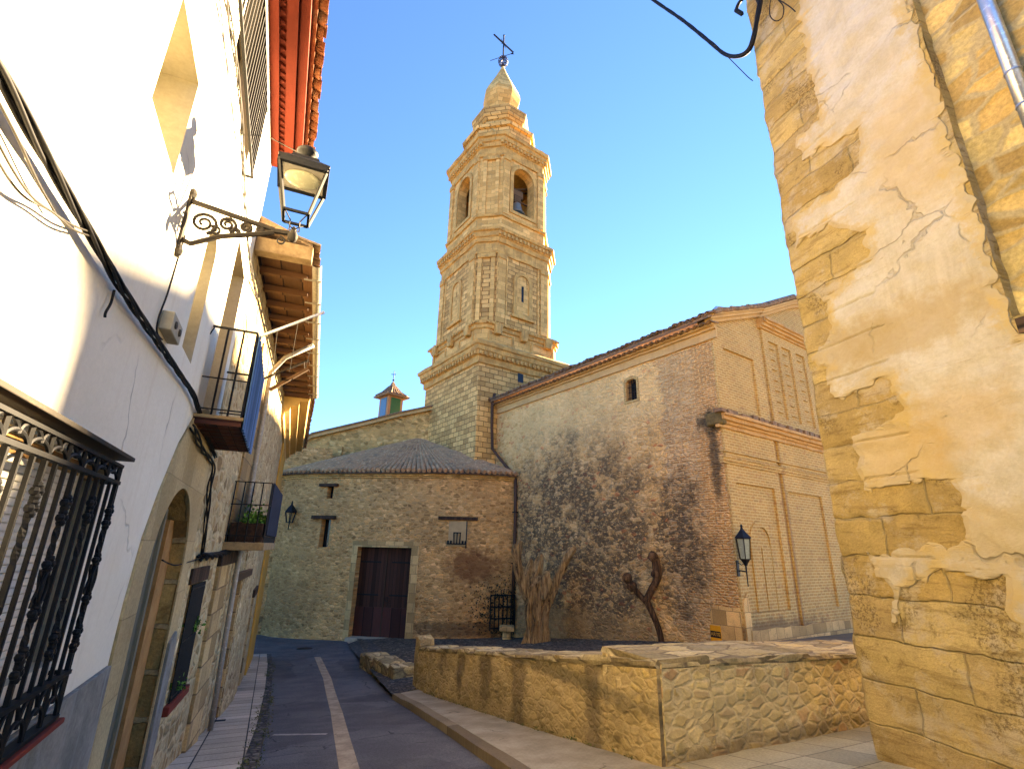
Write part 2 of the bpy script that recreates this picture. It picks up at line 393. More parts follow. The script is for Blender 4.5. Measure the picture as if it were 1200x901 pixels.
m_bktrim = plaster('brick_cornice', (.52, .33, .14), (.43, .25, .10), 2, bstr=.7, bd=.02, streak=.5, scol=(.10, .075, .045))
m_step = plaster('church_eave_trim', (.54, .37, .17), (.46, .30, .13), 1.5, bstr=.6, bd=.02, streak=.3, scol=(.2, .13, .07))
# side wall of the church: rubble at the left, brick quoin towards the corner, black lichen
def side_wall_mat():
    t = NT('side_wall')
    v = t.distort(t.mapp(t.uv, (1/.27, 1/.15, 1)), 1.3, .35)
    e = t.voro(v, 1, 'DISTANCE_TO_EDGE', .9).outputs[0]; cc = t.sep(t.voro(v, 1, 'F1', .9).outputs[1])
    c = t.ramp(cc[0], [(0, (.78, .47, .18)), (.3, (.66, .38, .135)), (.5, (.84, .56, .25)), (.8, (.66, .27, .10)), (.84, (.80, .50, .20))], True)
    med = t.noise(t.uv, 4, 6, .7); fine = t.noise(t.uv, 22, 6, .72); big = t.noise(t.uv, .5, 5, .6)
    c = t.mix(t.math('MULTIPLY', t.rng(e, .11, .04), .8), c, (.80, .52, .22))
    # pale plaster remains high on the wall
    pal = t.blob((-6.5, 6.6), (6.5, 1.9), .9, 1.6, .9); c = t.mix(t.math('MULTIPLY', pal, .45), c, (.82, .58, .28))
    b = t.n('ShaderNodeTexBrick'); t.L(t.distort(t.uv, 3, .02), b.inputs[0]); b.inputs['Scale'].default_value = 1
    b.inputs['Mortar Size'].default_value = .02; b.inputs['Mortar Smooth'].default_value = .3; b.inputs['Brick Width'].default_value = .3; b.inputs['Row Height'].default_value = .085
    b.inputs['Color1'].default_value = (.60, .32, .12, 1); b.inputs['Color2'].default_value = (.48, .23, .075, 1); b.inputs['Mortar'].default_value = (.64, .46, .23, 1)
    u = t.sep(t.uv)[0]; z = t.sep(t.uv)[1]
    k = t.math('ADD', u, t.math('MULTIPLY', t.math('SUBTRACT', t.noise(t.mapp(t.uv, (.2, 1, 1)), 1.1, 4, .6), .5), 2.2))
    bm_ = t.rng(k, -10.05, -9.9)     # brick beyond this line
    bm_ = t.math('SUBTRACT', 1, bm_)
    pb_ = t.math('MULTIPLY', t.rng(u, -11.75, -11.45), t.rng(t.noise(t.mapp(t.uv, (.6, 2.5, 1)), 3.2, 6, .7), .42, .6))
    bc_ = t.mix(t.math('MULTIPLY', pb_, .75), b.outputs[0], (.68, .50, .27))
    c = t.mix(bm_, c, bc_)
    c = t.mix(1, c, t.ramp(fine, [(.25, (.6,)*3), (.75, (1.3,)*3)]), 'MULTIPLY')
    c = t.mix(1, c, t.ramp(big, [(.3, (.78,)*3), (.7, (1.12,)*3)]), 'MULTIPLY')
    # black lichen over the rubble, broken up stone by stone
    l1 = t.blob((-4.2, .4), (5.6, 4.4), .7, .8, .9)
    l2 = t.blob((-10.3, .3), (1.3, 2.6), .8, 1.6, .9)
    l1 = t.math('MAXIMUM', l1, l2)
    br = t.math('MULTIPLY', t.rng(t.noise(t.uv, .6, 6, .7), .37, .49), t.rng(t.noise(t.mapp(t.uv, (1, 1.6, 1)), 5.2, 8, .8), .41, .49))
    keep = t.math('MULTIPLY_ADD', t.rng(cc[1], .16, .24), .55, .45)
    k2 = t.math('MULTIPLY', t.math('MULTIPLY', l1, br), keep)
    c = t.mix(t.math('MULTIPLY', k2, .84), c, (.045, .037, .027))
    c = t.mix(t.math('MULTIPLY', l1, .08), c, (.18, .13, .08))
    c = stains(t, c, [((-3.5, -3.4), (7, .9), (.3, .2, .09), .6), ((-12.15, 3.3), (.2, 1.5), (.06, .05, .035), .8, .9, 4), ((-12.2, 4.6), (.6, .4), (.05, .045, .03), .85, .8, 4)])
    h = t.math('ADD', t.rng(e, 0, .2), t.math('ADD', t.math('MULTIPLY', med, .8), t.math('MULTIPLY', fine, .4)))
    return t.done(c, .93, t.bump(h, .9, .05))
m_side = side_wall_mat()

# ------------------------------------------------------------------ ground, road, pavements
def sheet(name, mat, fn, nu, nv, zf, kind='structure', uvf=None, skirt=0):
    mb = MB(WORLD); ids = []
    for j in range(nv+1):
        for i in range(nu+1):
            p = fn(i/nu, j/nv); ids.append(len(mb.v)); mb.v.append(V((p[0], p[1], zf(p[0], p[1]))))
    for j in range(nv):
        for i in range(nu):
            a = j*(nu+1)+i; mb.q.append([a, a+1, a+nu+2, a+nu+1])
    if skirt:
        border = [i for i in range(nu+1)] + [j*(nu+1)+nu for j in range(1, nv+1)] + [nv*(nu+1)+i for i in range(nu-1, -1, -1)] + [j*(nu+1) for j in range(nv-1, 0, -1)]
        low = []
        for b in border: low.append(len(mb.v)); mb.v.append(mb.v[b]-V((0, 0, skirt)))
        for k in range(len(border)):
            k2 = (k+1) % len(border); mb.q.append([border[k], border[k2], low[k2], low[k]])
    o = mb.build(name, mat, None, uvf=uvf); return meta(o, None, None, kind=kind)
def spread_(k, near=.02): s = (k-.5)*2; return math.copysign(abs(s)**3, s)*900
meta(sheet('ground', m_earth, lambda u, v: (spread_(u), spread_(v)+10), 60, 60, lambda x, y: G(x, y)-.30), None, None)
def along(pts, k):
    n = len(pts)-1; t = k*n; i = min(int(t), n-1); f = t-i
    return pts[i][0]*(1-f)+pts[i+1][0]*f, pts[i][1]*(1-f)+pts[i+1][1]*f
def strip(name, mat, A, B, zf, nu=6, sub=4, **k):
    nv = (len(A)-1)*sub
    def fn(u, v):
        a = along(A, v); b = along(B, v); return a[0]*(1-u)+b[0]*u, a[1]*(1-u)+b[1]*u
    return sheet(name, mat, fn, nu, nv, zf, **k)
CL = [(3.4, -9), (-.2, 0), (-1.35, 3), (-2.29, 5.4), (-2.94, 7.1), (-4.06, 10), (-5.2, 12.8), (-6.21, 15.28), (-8.2, 19.94), (-9.39, 22.53)]
CR = [(5.4, -9), (2.28, 0), (1.27, 3), (.46, 5.4), (-.1, 7.1), (-1.12, 10), (-2.2, 12.8), (-3.2, 15.4), (-5.0, 20.1), (-5.98, 22.52)]
sduv = lambda q, n: (q.dot(vec(-23.6+90)), q.dot(vec(-23.6)))
strip('road', m_asph, CL+[(-13.5, 24.5), (-17, 31)], CR+[(-7.2, 26.2), (-9, 30)], lambda x, y: G(x, y)-.12, 8, 4, uvf=sduv)
# left pavement: from the house walls to the kerb
WL = [(2.35, -9), (-.95, -.4), (-2.1, 2.3), (-3.1, 4.75), (-3.75, 6.2), (-4.9, 9.3), (-6.0, 12.3), (-7.2, 15.2), (-9.3, 19.7), (-10.4, 22.3)]
off = lambda P, d: [(x+d*.92, y+d*.38) for x, y in P]
strip('pavement_slabs', m_slab, off(WL, -.25), off(CL, -.17), lambda x, y: G(x, y), 4, 5, uvf=sduv, skirt=.3)
def kerbz(x, y): return G(x, y)-.012+.02*noise.noise(V((x*2.2, y*2.2, 0)))
strip('kerb', m_cob, off(CL, -.168), off(CL, 0), kerbz, 3, 14, uvf=sduv, skirt=.3)
CRk = [(5.4, -9), (2.28, 0), (1.27, 3), (.46, 5.4), (-.1, 7.1), (-1.12, 10), (-2.0, 12.4), (-2.74, 14.0)]
strip('kerb_right', m_kerb, CRk, off(CRk, .19), lambda x, y: G(x, y)+.01*noise.noise(V((x*1.5, y*1.5, 4))), 3, 10, uvf=sduv, skirt=.35)
# low wall corner and ends, measured on the ground
LWc, LWf, LWe = gpx(778, 897), gpx(490, 805), gpx(1010, 850)
lwd = (LWf-LWc); lwd.z = 0
SRa = off(CRk, .193)
SRb = [(8.5, -9), (5.5, 0), (4.5, 3), (LWc.x+.35, 5.6), (LWc.x-.1, 7.0), (.55, 10.2), (-1.2, 13.2), (-2.0, 14.9)]
strip('pavement_right', m_conc, SRa, SRb, lambda x, y: G(x, y), 5, 4, uvf=sduv, skirt=.3)
yz = lambda x, y: G(x, y)+.005 if y < 5 else G(x, y)+.005
def yard(u, v):
    A_ = [(2.1, 5.2), (6.5, 2.2)]; B_ = [(LWc.x+.1, LWc.y+.1), (7.2, 9.4)]
    a = along(A_, u); b = along(B_, u); return a[0]*(1-v)+b[0]*v, a[1]*(1-v)+b[1]*v
_wb = LWe-LWc
def yardz(x, y): return interp(x, [1.6, 1.9, 5.2, 8], [-2.17, LWc.z+.006, LWe.z+.004, -2.27]) + (-.02 if y < 5 else 0) + max(0, 6.2-y)*.13*0
ya = vec(62)
sheet('yard', m_yard, yard, 8, 8, lambda x, y: G(x, y)+.012+ (0), uvf=lambda q, n: (q.dot(ya), q.dot(vec(-28))), skirt=.3)
# terrace behind the low wall
def patch(name, mat, P, nu=24, nv=24, amp=.05):
    P = [V(p) for p in P]
    mb = MB(WORLD); 
    for j in range(nv+1):
        for i in range(nu+1):
            u, v = i/nu, j/nv; p = P[0].lerp(P[1], u).lerp(P[3].lerp(P[2], u), v)
            p.z += amp*noise.noise(V((p.x*1.3, p.y*1.3, 2))); mb.v.append(p)
    for j in range(nv):
        for i in range(nu): a = j*(nu+1)+i; mb.q.append([a, a+1, a+nu+2, a+nu+1])
    return meta(mb.build(name, mat), None, None, kind='structure')
patch('terrace', m_grav, [(1.9, 6.7, -1.9), (7.7, 17.7, -2.72), (.6, 28.6, -4.25), (-2.15, 15, -3.45)])
patch('terrace_paving', m_earth, [(1.9, 6.7, -1.9), (5.5, 8.4, -1.75), (18, 25, -3.0), (7.6, 17.6, -2.71)], amp=.02)
patch('cobbled_apron', m_grav, [(-2.15, 15, -3.45), (.6, 28.6, -4.25), (-7.6, 28.2, -4.45), (-3.6, 16.5, -3.72)], amp=.03)
patch('cobbled_verge', m_cob, [(-2.74, 14.0, -3.45), (-2.0, 15.0, -3.46), (-7.1, 28.2, -4.44), (-7.5, 26.4, -4.46)], amp=.02)
# concrete gutter line along the road and a worn white mark
GL = [(2.55, -9), (.55, 0), (-.4, 3.2), (-1.30, 5.77), (-1.70, 6.77), (-2.45, 9.0), (-3.62, 12.48), (-5.55, 17.74), (-7.52, 22.5)]
strip('gutter_strip', m_gut, off(GL, -.115), off(GL, .125), lambda x, y: G(x, y)-.116, 2, 8, uvf=sduv)
m_mark = plaster('worn_white', (.5, .48, .42), (.22, .22, .22), 6, bstr=.4)
a, b = gpx(320, 860, -.11), gpx(383, 859, -.11)
strip('road_mark', m_mark, [(a.x, a.y-.06), (b.x, b.y-.06)], [(a.x, a.y+.07), (b.x, b.y+.07)], lambda x, y: G(x, y)-.116, 2, 4)

# ================================================================== left: white house
NL = vec(66.4); LF = Fr(-NL*.9, -23.6, 1)
wh = thing('white_house', LF.pt(3.5, -2.2), 'white painted house with red eaves, arched stone portal and large barred window', 'house')
def reveals(name, mat, fr, holes, d0, d1, parent):
    mb = MB(fr)
    for h in holes: mb.walls(h, d0, d1)
    return mb.build(name, mat, parent)
U0, U1, ZC = -5.0, 7.1, 5.38
hw1 = rect(2.54, 3.15, 2.11, 2.83)
hg2 = rect(3.75, 5.22, 3.86, 5.22)
hA = arch(4.38, 4.82, 1.44, 2.62, .16, 8)
hB = rect(5.84, 6.8, 1.16, 3.30)
hG = rect(1.75, 3.36, -.56, .37)
hD = arch(4.84, 6.64, -3.6, .49, .8, 18)
outer = [(U0, -3.6), (U1, -3.6), (U1, ZC+.3), (U0, ZC+.3)]
mb = MB(LF); mb.tess([outer, hw1, hg2, hA, hB, hG, hD], 0)
mb.walls(outer, -5, 0); mb.tess([outer], -5)
mb.build('wall', m_white, wh)
reveals('window_reveal', m_cream, LF, [hw1], -.30, 0, wh); reveals('window_reveal', m_cream, LF, [hg2], -.28, 0, wh)
reveals('window_reveal', m_cream, LF, [hA], -.30, 0, wh); reveals('door_reveal', m_cream, LF, [hB], -.45, 0, wh)
reveals('window_reveal', m_cream, LF, [hG], -.26, 0, wh)
def flat(name, mat, fr, h, d, parent):
    mb = MB(fr); mb.tess([h], d); return mb.build(name, mat, parent)
flat('window_shutter', m_cream, LF, hw1, -.30, wh)
flat('window_shutter', m_cream, LF, hA, -.30, wh)
flat('window_panel', m_brown, LF, hg2, -.28, wh)
flat('balcony_door', m_brown, LF, hB, -.45, wh)
# roller shutter behind the big grille: slats with gaps
mb = MB(LF)
for k in range(27):
    z = -.52+.03*k; mb.box(1.77, 3.10, z+.002, z+.0275, -.045, -.03)
mb.box(1.77, 3.10, -.56, .37, -.07, -.05)
mb.box(3.10, 3.14, -.56, .37, -.08, -.02)
mb.build('roller_shutter', m_shut, wh)
mb = MB(LF); mb.box(1.76, 3.34, .29, .355, -.135, -.03); mb.build('shutter_box', m_orange, wh)
# portal surround, proud of the painted wall
so_ = [(4.40, -3.6), (7.095, -3.6), (7.095, 1.15), (6.6, 1.32), (6.0, 1.35), (5.45, 1.12), (5.05, .8), (4.72, .36), (4.54, .02), (4.46, -.4)]
hD2 = arch(4.86, 6.62, -3.6, .475, .79, 18)
mb = MB(LF); mb.slab(so_, .001, .018, [hD2]); mb.build('portal_surround', m_surr, wh)
hj = hD
mb = MB(LF)
# deep jamb: rough stone, with a course relief
JD = -perp(LF, 6.64, 178, 711)[0]
def jamb(u, flip):
    nz = 46; nd = 10
    for i in range(nz):
        for j in range(nd):
            z0, z1 = -3.6+i*(3.4/nz), -3.6+(i+1)*(3.4/nz); a, b = -JD*j/nd, -JD*(j+1)/nd
            f = lambda z, d: (u+flip*(.05*noise.noise(V((d*5, z*5, 1)))-.02) if -JD+.01 < d < -.01 else u)
            mb.face([mb.P(f(z, d), z, d) for z, d in ((z0, a), (z0, b), (z1, b), (z1, a))])
JD = -perp(LF, 6.64, 178, 711)[0]; 
jamb(6.64, -1); jamb(4.84, 1)
mb.build('door_jamb', m_jamb, wh)
mb = MB(LF)
pts = [p for p in hD if p[1] >= -.32]
for p, q in zip(pts, pts[1:]): mb.face([mb.P(*p, 0), mb.P(*q, 0), mb.P(*q, -JD), mb.P(*p, -JD)])
mb.build('arch_soffit', m_jamb, wh)
dr = MB(LF); dr.slab(arch(4.84, 6.64, -3.6, .49, .8, 18), -JD-.05, -JD+.001); door = dr.build('portal_door', m_olive, wh)
ox = LF.px(168, 711, -JD)[0]
mb = MB(LF); mb.box(ox, 6.63, -3.0, .2, -JD+.002, -JD+.06); mb.build('door_post', m_orange, wh)
mb = MB(LF); mb.box(ox-.10, ox-.02, -3.0, .3, -JD+.002, -JD+.03); mb.build('door_leaf_edge', m_olive, wh)
mb = MB(LF); mb.box(5.0, 6.5, -2.75, -2.48, -.6, .10); mb.build('door_step', m_surr, wh, bevel=.015)
# blue grey base
zt = -.78
wn = [(U0, -3.6), (4.42, -3.6), (4.42, zt), (3.9, zt), (U0, zt)]
mb = MB(LF); mb.slab(wn, .001, .030); mb.build('wainscot', m_wain, wh, bevel=.006)
mb = MB(LF); mb.slab([(6.66, -3.6), (7.09, -3.6), (7.09, -1.05), (6.98, -.93), (6.66, -1.0)], .019, .045); mb.build('wainscot', m_wain, wh, bevel=.006)
# red eaves
def prof(fr, u0, u1, pts, amp=.004, step=.45):
    mb = MB(fr); m = max(1, int(abs(u1-u0)/step)); secs = []
    for k in range(m+1):
        u = u0+(u1-u0)*k/m
        secs.append([mb.P(u, z+(amp*noise.noise(V((u*1.9, i*1.7, 3)))*2), d+(amp*noise.noise(V((u*2.3, i*1.3, 8)))*2 if d > .005 else 0)) for i, (d, z) in enumerate(pts)])
    mb.rings(secs); return mb
mb = prof(LF, U0, U1+.02, [(0.001, 5.36), (.10, 5.36), (.10, 5.44), (.17, 5.44), (.17, 5.42), (.285, 5.42), (.285, 5.5), (.30, 5.5), (.30, 5.47), (.40, 5.47), (.40, 5.56), (0.001, 5.56)])
n = int((U1-U0)/.115)
for k in range(n):
    u = U0+.115*k+.03
    i = mb.add([mb.P(u, 5.405, .101), mb.P(u+.085, 5.405, .101), mb.P(u+.04, 5.405, .165), mb.P(u, 5.5, .101), mb.P(u+.085, 5.5, .101), mb.P(u+.04, 5.5, .165)])
    mb.q += [[i, i+1, i+2], [i+3, i+5, i+4], [i, i+2, i+5, i+3], [i+1, i+4, i+5, i+2], [i, i+3, i+4, i+1]]
mb.build('red_cornice', m_red, wh)
def tile_row(fr, u0, u1, zc, d_in, d_out, rise, pitch, r, name, mat, parent, n=7, thick=.012):
    """overlapping half-round channel tiles whose ends show along an eave"""
    mb = MB(fr); k = 0; u = u0
    while u < u1:
        for up in (1, -1):
            uu = u + (0 if up > 0 else pitch/2); jz = random.uniform(-.006, .006); jo = random.uniform(-.02, .02)
            ro, ri = r, r-thick
            ring = lambda d, z: [mb.P(uu+rr*math.cos(math.pi*j/n)*1, z+jz+up*rr*math.sin(math.pi*j/n)*.8+(0 if up > 0 else r*.75), d) for rr, js in ((ro, range(n+1)), (ri, range(n, -1, -1))) for j in js]
            mb.rings([ring(d_out+jo, zc), ring(d_in, zc+rise)])
        u += pitch
    return mb.build(name, mat, parent)
tile_row(LF, U0, U1, 5.60, -.6, .55, .35, .185, .082, 'eave_tiles', m_terra, wh)
mb = MB(LF); i = mb.add([mb.P(U0, 5.57, .46), mb.P(U1, 5.57, .46), mb.P(U1, 7.6, -5), mb.P(U0, 7.6, -5), mb.P(U0, 5.66, .46), mb.P(U1, 5.66, .46), mb.P(U1, 7.7, -5), mb.P(U0, 7.7, -5)])
for f in ((0,1,2,3), (4,5,6,7), (0,1,5,4), (1,2,6,5), (2,3,7,6), (3,0,4,7)): mb.q.append([i+k for k in f])
mb.build('roof', m_terra, wh)
# big wrought iron window grille
gd = .07
gr = MB(LF); gr.box(1.60, 3.41, .41, .432, .001, .11)
grm = gr.build('window_grille', m_brack, wh, bevel=.004)
gb = MB(LF)
for z in (.285, -.605): gb.box(1.66, 3.34, z-.009, z+.009, gd-.018, gd+.018)
gb.box(1.66, 3.34, .365, .38, gd-.015, gd+.015)

for u in (1.66, 3.34):
    for z in (.285, -.605, .37, -.79): gb.bar(gb.P(u, z, 0), gb.P(u, z, gd), .018, .018)
gb.bar(gb.P(1.66, -.79, gd), gb.P(1.66, .37, gd), .016); gb.bar(gb.P(3.34, -.79, gd), gb.P(3.34, .37, gd), .016); gb.box(1.66, 3.34, -.798, -.782, gd-.03, gd+.015)
gb.build('frame', m_iron, grm)
nb = 17; us = [1.68+k*(3.325-1.68)/(nb-1) for k in range(nb)]
for k, u in enumerate(us):
    mb = MB(LF)
    if k % 3 == 1:
        # twisted bar with collars
        n = 60; rr = [mb.P(u+.0, -.605+.89*j/n, gd) for j in range(n+1)]
        ring = []
        for j in range(n+1):
            tw = j*.35 if 12 < j < 24 or 34 < j < 48 else 0
            ring.append([rr[j]+LF.a*.0125*math.cos(tw+a_)+LF.n*.0125*math.sin(tw+a_) for a_ in (.785, 2.356, 3.927, 5.498)])
        mb.rings(ring)
        cz = (.16, .10, -.47, -.41) if k % 6 == 1 else (.14, .08, -.1, -.28, -.49, -.43)
        for z in cz:
            for du, dz in ((-.02, .0), (.02, 0), (0, .02), (0, -.02)):
                mb.lathe(mb.P(u+du, z+dz, gd+.004), [(.002, -.016), (.013, -.012), (.017, 0), (.013, .012), (.002, .016)], 7)
        if k % 6 != 1:
            for s_ in (-1, 1):
                for w_ in (.028,):
                    mb.tube([mb.P(u+s_*w_*math.sin(math.pi*j/16), -.12-.14*j/16, gd+.01) for j in range(17)], .007, 6)
                    mb.tube([mb.P(u-s_*w_*math.cos(math.pi*j/16)*.9, -.12-.14*j/16, gd-.006) for j in range(17)], .006, 6)
    else: mb.bar(mb.P(u, -.605, gd), mb.P(u, .285, gd), .0145, .0145, up=LF.n)
    mb.build('bar', m_iron, grm)
def arcs(z0, z1, name):
    """ribbon of pointed loops between two rails"""
    mb = MB(LF); n = 9; w = (3.325-1.68)/n; zm = (z0+z1)/2
    for k in range(n):
        c = 1.68+w*(k+.5)
        for s_ in (-1, 1):
            mb.tube([mb.P(c+s_*w*.5*math.cos(math.pi/2*j/8), z0+(zm-z0)*1.15*math.sin(math.pi/2*j/8), gd) for j in range(9)], .0085, 6)
            mb.tube([mb.P(c+s_*w*.5*(1-math.sin(math.pi/2*j/8)*.98), z1-(z1-zm)*1.15*(1-math.cos(math.pi/2*j/8)), gd) for j in range(9)], .0085, 6)
        mb.bar(mb.P(c-w/2, z0, gd), mb.P(c-w/2, z1, gd), .014)
    mb.bar(mb.P(3.325, z0, gd), mb.P(3.325, z1, gd), .014)
    mb.build(name, m_iron, grm)
arcs(.287, .372, 'scroll_band'); arcs(-.79, -.607, 'scroll_band')
mb = MB(LF); mb.box(1.6, 3.38, -.83, -.805, .001, .10); mb.build('window_sill', m_red, wh, bevel=.006)
# upstairs grille: close vertical bars in a projecting frame
g2 = MB(LF)
for z in (3.78, 4.70): g2.box(2.6, 5.32, z-.010, z+.010, .06, .085); g2.box(5.295, 5.32, z-.010, z+.010, 0, .06); g2.box(2.6, 2.63, z-.01, z+.01, 0, .06)
g2m = g2.build('upper_grille', m_iron, wh)
k = 0; u = 2.64
while u < 5.3:
    mb = MB(LF); mb.bar(mb.P(u, 3.78, .072), mb.P(u, 4.70, .072), .015, .015, up=LF.n); mb.build('bar', m_iron, g2m); u += .105
# balcony
bz0, bz1, bu0, bu1, bd = 1.06, 1.15, 5.42, 7.02, .42
bs = MB(LF); bs.box(bu0, bu1, bz1-.03, bz1, 0.002, bd)
bal = bs.build('balcony', plaster('balcony_edge', (.45, .34, .18), (.3, .2, .1), 4, bstr=.5), wh)
mb = MB(LF)
for k in range(8): mb.box(bu0+.01+k*.2, bu0+.17+k*.2, bz0, bz1-.032, .003, bd-.01)
mb.build('balcony_joists', wood('red_joists', (.05, .018, .012), (.11, .035, .025), .1, 0), bal)
rz = 2.05
mb = MB(LF)
for z in (rz, bz1+.06, 1.52):
    w_ = .02 if z == rz else .012
    mb.bar(mb.P(bu0+.02, z, .0), mb.P(bu0+.02, z, bd-.02), w_); mb.bar(mb.P(bu0+.02, z, bd-.02), mb.P(bu1-.02, z, bd-.02), w_); mb.bar(mb.P(bu1-.02, z, .0), mb.P(bu1-.02, z, bd-.02), w_)
for d in (.14, .28, .40): mb.bar(mb.P(bu0+.02, bz1, d), mb.P(bu0+.02, rz, d), .014)
for k in range(12): mb.bar(mb.P(bu0+.02+.14*k, bz1, bd-.02), mb.P(bu0+.02+.14*k, rz, bd-.02), .014)
mb.tube([mb.P(bu0+.02, rz, .02), mb.P(bu0-.05, rz-.05, .02), mb.P(bu0-.06, rz-.12, -.0)], .007, 6)
mb.build('railing', m_iron, bal)
mb = MB(LF); n = 46; top = []; bot = []
ring0 = [mb.P(bu0+.02+(bu1-bu0-.04)*j/n, rz-.02, bd+.002+.012*math.sin(j*1.4)) for j in range(n+1)]
ring1 = [mb.P(bu0+.02+(bu1-bu0-.04)*j/n, bz0-.02, bd+.006+.012*math.sin(j*1.4+.2)) for j in range(n+1)]
mb.rings([ring0, ring1], closed=False)
bp = mb.build('blue_sheeting', m_blue, bal); mo = bp.modifiers.new('thick', 'SOLIDIFY'); mo.thickness = .006

# ---- street lantern on its scroll bracket
def scroll(mb, c, ax, ay, r0, turns, sgn, w, n=28, ph=0):
    pts = []
    for k in range(n+1):
        t = k/n; a_ = ph+sgn*turns*2*math.pi*t; r = r0*(1-.82*t)
        pts.append(c+ax*(r*math.cos(a_))+ay*(r*math.sin(a_)))
    mb.tube(pts, [w*(1-.3*k/n) for k in range(n+1)], 6)
Z = V((0, 0, 1))
lu = 3.585
lt = thing('street_lantern', LF.pt(lu, 2.0), 'four sided black lantern on a scrolled iron bracket, high on the white wall', 'street lamp', )
tip = LF.pt(lu, 2.17, .675)
mb = MB(LF); mb.box(lu-.03, lu+.03, 1.86, 2.27, .001, .016)
for z in (1.84, 2.29):
    mb.lathe(mb.P(lu, z, .012), [(.004, -.05), (.022, -.03), (.03, 0), (.022, .03), (.004, .05)], 8)
mb.build('wall_plate', m_brack, lt)
mb = MB(LF)
mb.bar(mb.P(lu, 2.235, .01), mb.P(lu, 2.165, .55), .030, .026)
mb.tube([mb.P(lu, z, d) for d, z in ((.01, 1.93), (.07, 1.91), (.13, 1.95), (.24, 2.02), (.4, 2.08), (.55, 2.145))], .018, 6)
mb.bar(mb.P(lu, 2.155, .53), tip, .028, .028)
for cd, cz, r in ((.115, 2.09, .075), (.255, 2.12, .052), (.37, 2.13, .034), (.46, 2.14, .02)):
    scroll(mb, mb.P(lu, cz, cd), LF.n, Z, r*1.12, 1.9, 1, .013, ph=-1.2)
for cd, cz, r in ((.19, 2.05, .03), (.315, 2.075, .024)): scroll(mb, mb.P(lu, cz, cd), LF.n, Z, r*1.2, 1.4, -1, .011, ph=2.4)
scroll(mb, mb.P(lu, 2.09, .60), LF.n, Z, .035, 1.3, -1, .007, ph=1.7)
mb.build('bracket', m_brack, lt)
mb = MB(LF); mb.lathe(tip+V((0, 0, -.02)), [(.005, -.05), (.03, -.035), (.036, 0), (.028, .03), (.012, .05), (.02, .06), (.008, .08)], 12); mb.build('finial', m_brack, lt, smooth=True)
LA, LB = LF.a, LF.n
lc = tip+V((0, 0, .14))
def sq(h, z): return [lc+LA*(sx*h)+LB*(sy*h)+V((0, 0, z)) for sx, sy in ((-1,-1), (1,-1), (1,1), (-1,1))]
mb = MB(LF); zb, zt2 = 0.0, .36; hb, ht = .085, .165
B_, T_ = sq(hb, zb), sq(ht, zt2)
for k in range(4):
    mb.bar(B_[k], T_[k], .018); mb.bar(B_[k], B_[(k+1) % 4], .018); mb.bar(T_[k], T_[(k+1) % 4], .03, .04)
mb.build('lantern_frame', m_lampiron, lt)
mb = MB(LF)
for k in range(4):
    m_ = tip+V((0, 0, .03)); q = B_[k]; o_ = (q-lc).normalized()
    mb.tube([m_, m_+o_*.05+V((0, 0, .02)), m_+o_*.045+V((0, 0, .06)), q+V((0, 0, -.012))-o_*.03, q], .005, 5)
mb.build('cradle', m_lampiron, lt)
mb = MB(LF); mb.rings([sq(.175, .375), sq(.18, .395), sq(.10, .47), sq(.09, .50), sq(.055, .52)]); roofp = mb.build('lantern_roof', m_lampiron, lt)
mb = MB(LF); mb.lathe(lc, [(.045, .515), (.045, .55), (.075, .57), (.08, .60), (.05, .63), (.0, .635)], 14); mb.build('chimney', m_lampiron, lt, smooth=True)
mb = MB(LF); mb.rings([sq(.155, .350), sq(.155, .366)]); mb.build('reflector', metal('lamp_tray', (.30, .28, .24), .5), lt)
mb = MB(LF); mb.rings([[lc+LA*(.10*kx*math.cos(t*math.pi/12))+LB*(.125*kx*math.sin(t*math.pi/12))+V((0, 0, z)) for t in range(24)] for kx, z in ((1, .351), (1.06, .345), (1.02, .335), (.9, .325), (.5, .312), (.05, .306))])
mb.build('lamp_lens', metal('lens_glass', (.42, .42, .30), .12), lt, smooth=True)
mb = MB(LF); q = LF.px(308, 157); mb.tube([LF.pt(q[0], q[1]), lc+V((0, 0, .56))], .005, 5); mb.build('stay_rod', m_brack, lt)

# ---- cables on the white wall
def wcable(name, pts, r, mat, label, fr=LF, d=.03, wob=.0, group=None, strands=1, dd=None):
    P = []
    for k, p in enumerate(pts):
        dk = d if dd is None else dd[k]
        u, z = fr.px(p[0], p[1], dk); P.append(fr.pt(u, z, dk))
    # smooth
    Q = []
    for i in range(len(P)-1):
        p0, p1, p2, p3 = P[max(i-1, 0)], P[i], P[i+1], P[min(i+2, len(P)-1)]
        for j in range(6):
            t = j/6; Q.append(.5*((2*p1)+(p2-p0)*t+(2*p0-5*p1+4*p2-p3)*t*t+(3*p1-p0-3*p2+p3)*t**3))
    Q.append(P[-1])
    mb = MB(fr)
    for s_ in range(strands):
        ph = 2*math.pi*s_/strands
        if strands > 1:
            L_ = 0; T = []
            for k, q in enumerate(Q):
                if k: L_ += (q-Q[k-1]).length
                a_ = ph+L_*4; w = r*1.15*(1+.3*math.sin(L_*3+s_)); T.append(q+Z*(w*math.cos(a_))+fr.n*(w*math.sin(a_)))
            mb.tube(T, r*.62, 6)
        else: mb.tube(Q, r, 7)
    o = mb.build(name, mat, smooth=True); return meta(o, label, 'cable', group)
wcable('cable_bundle', [(-40, 30), (0, 88), (40, 160), (75, 220), (105, 272), (140, 332), (170, 378), (188, 404), (212, 440), (228, 466), (240, 505), (252, 535)], .0125, m_cable, 'thick bundle of black cables running diagonally down the white wall past the lantern', strands=5, d=.045)
wcable('grey_cable', [(-30, 110), (0, 182), (30, 228), (60, 248), (85, 266), (106, 274)], .007, m_cableg, 'sagging pair of grey cables joining the black bundle from the left picture edge', strands=2, d=.05)
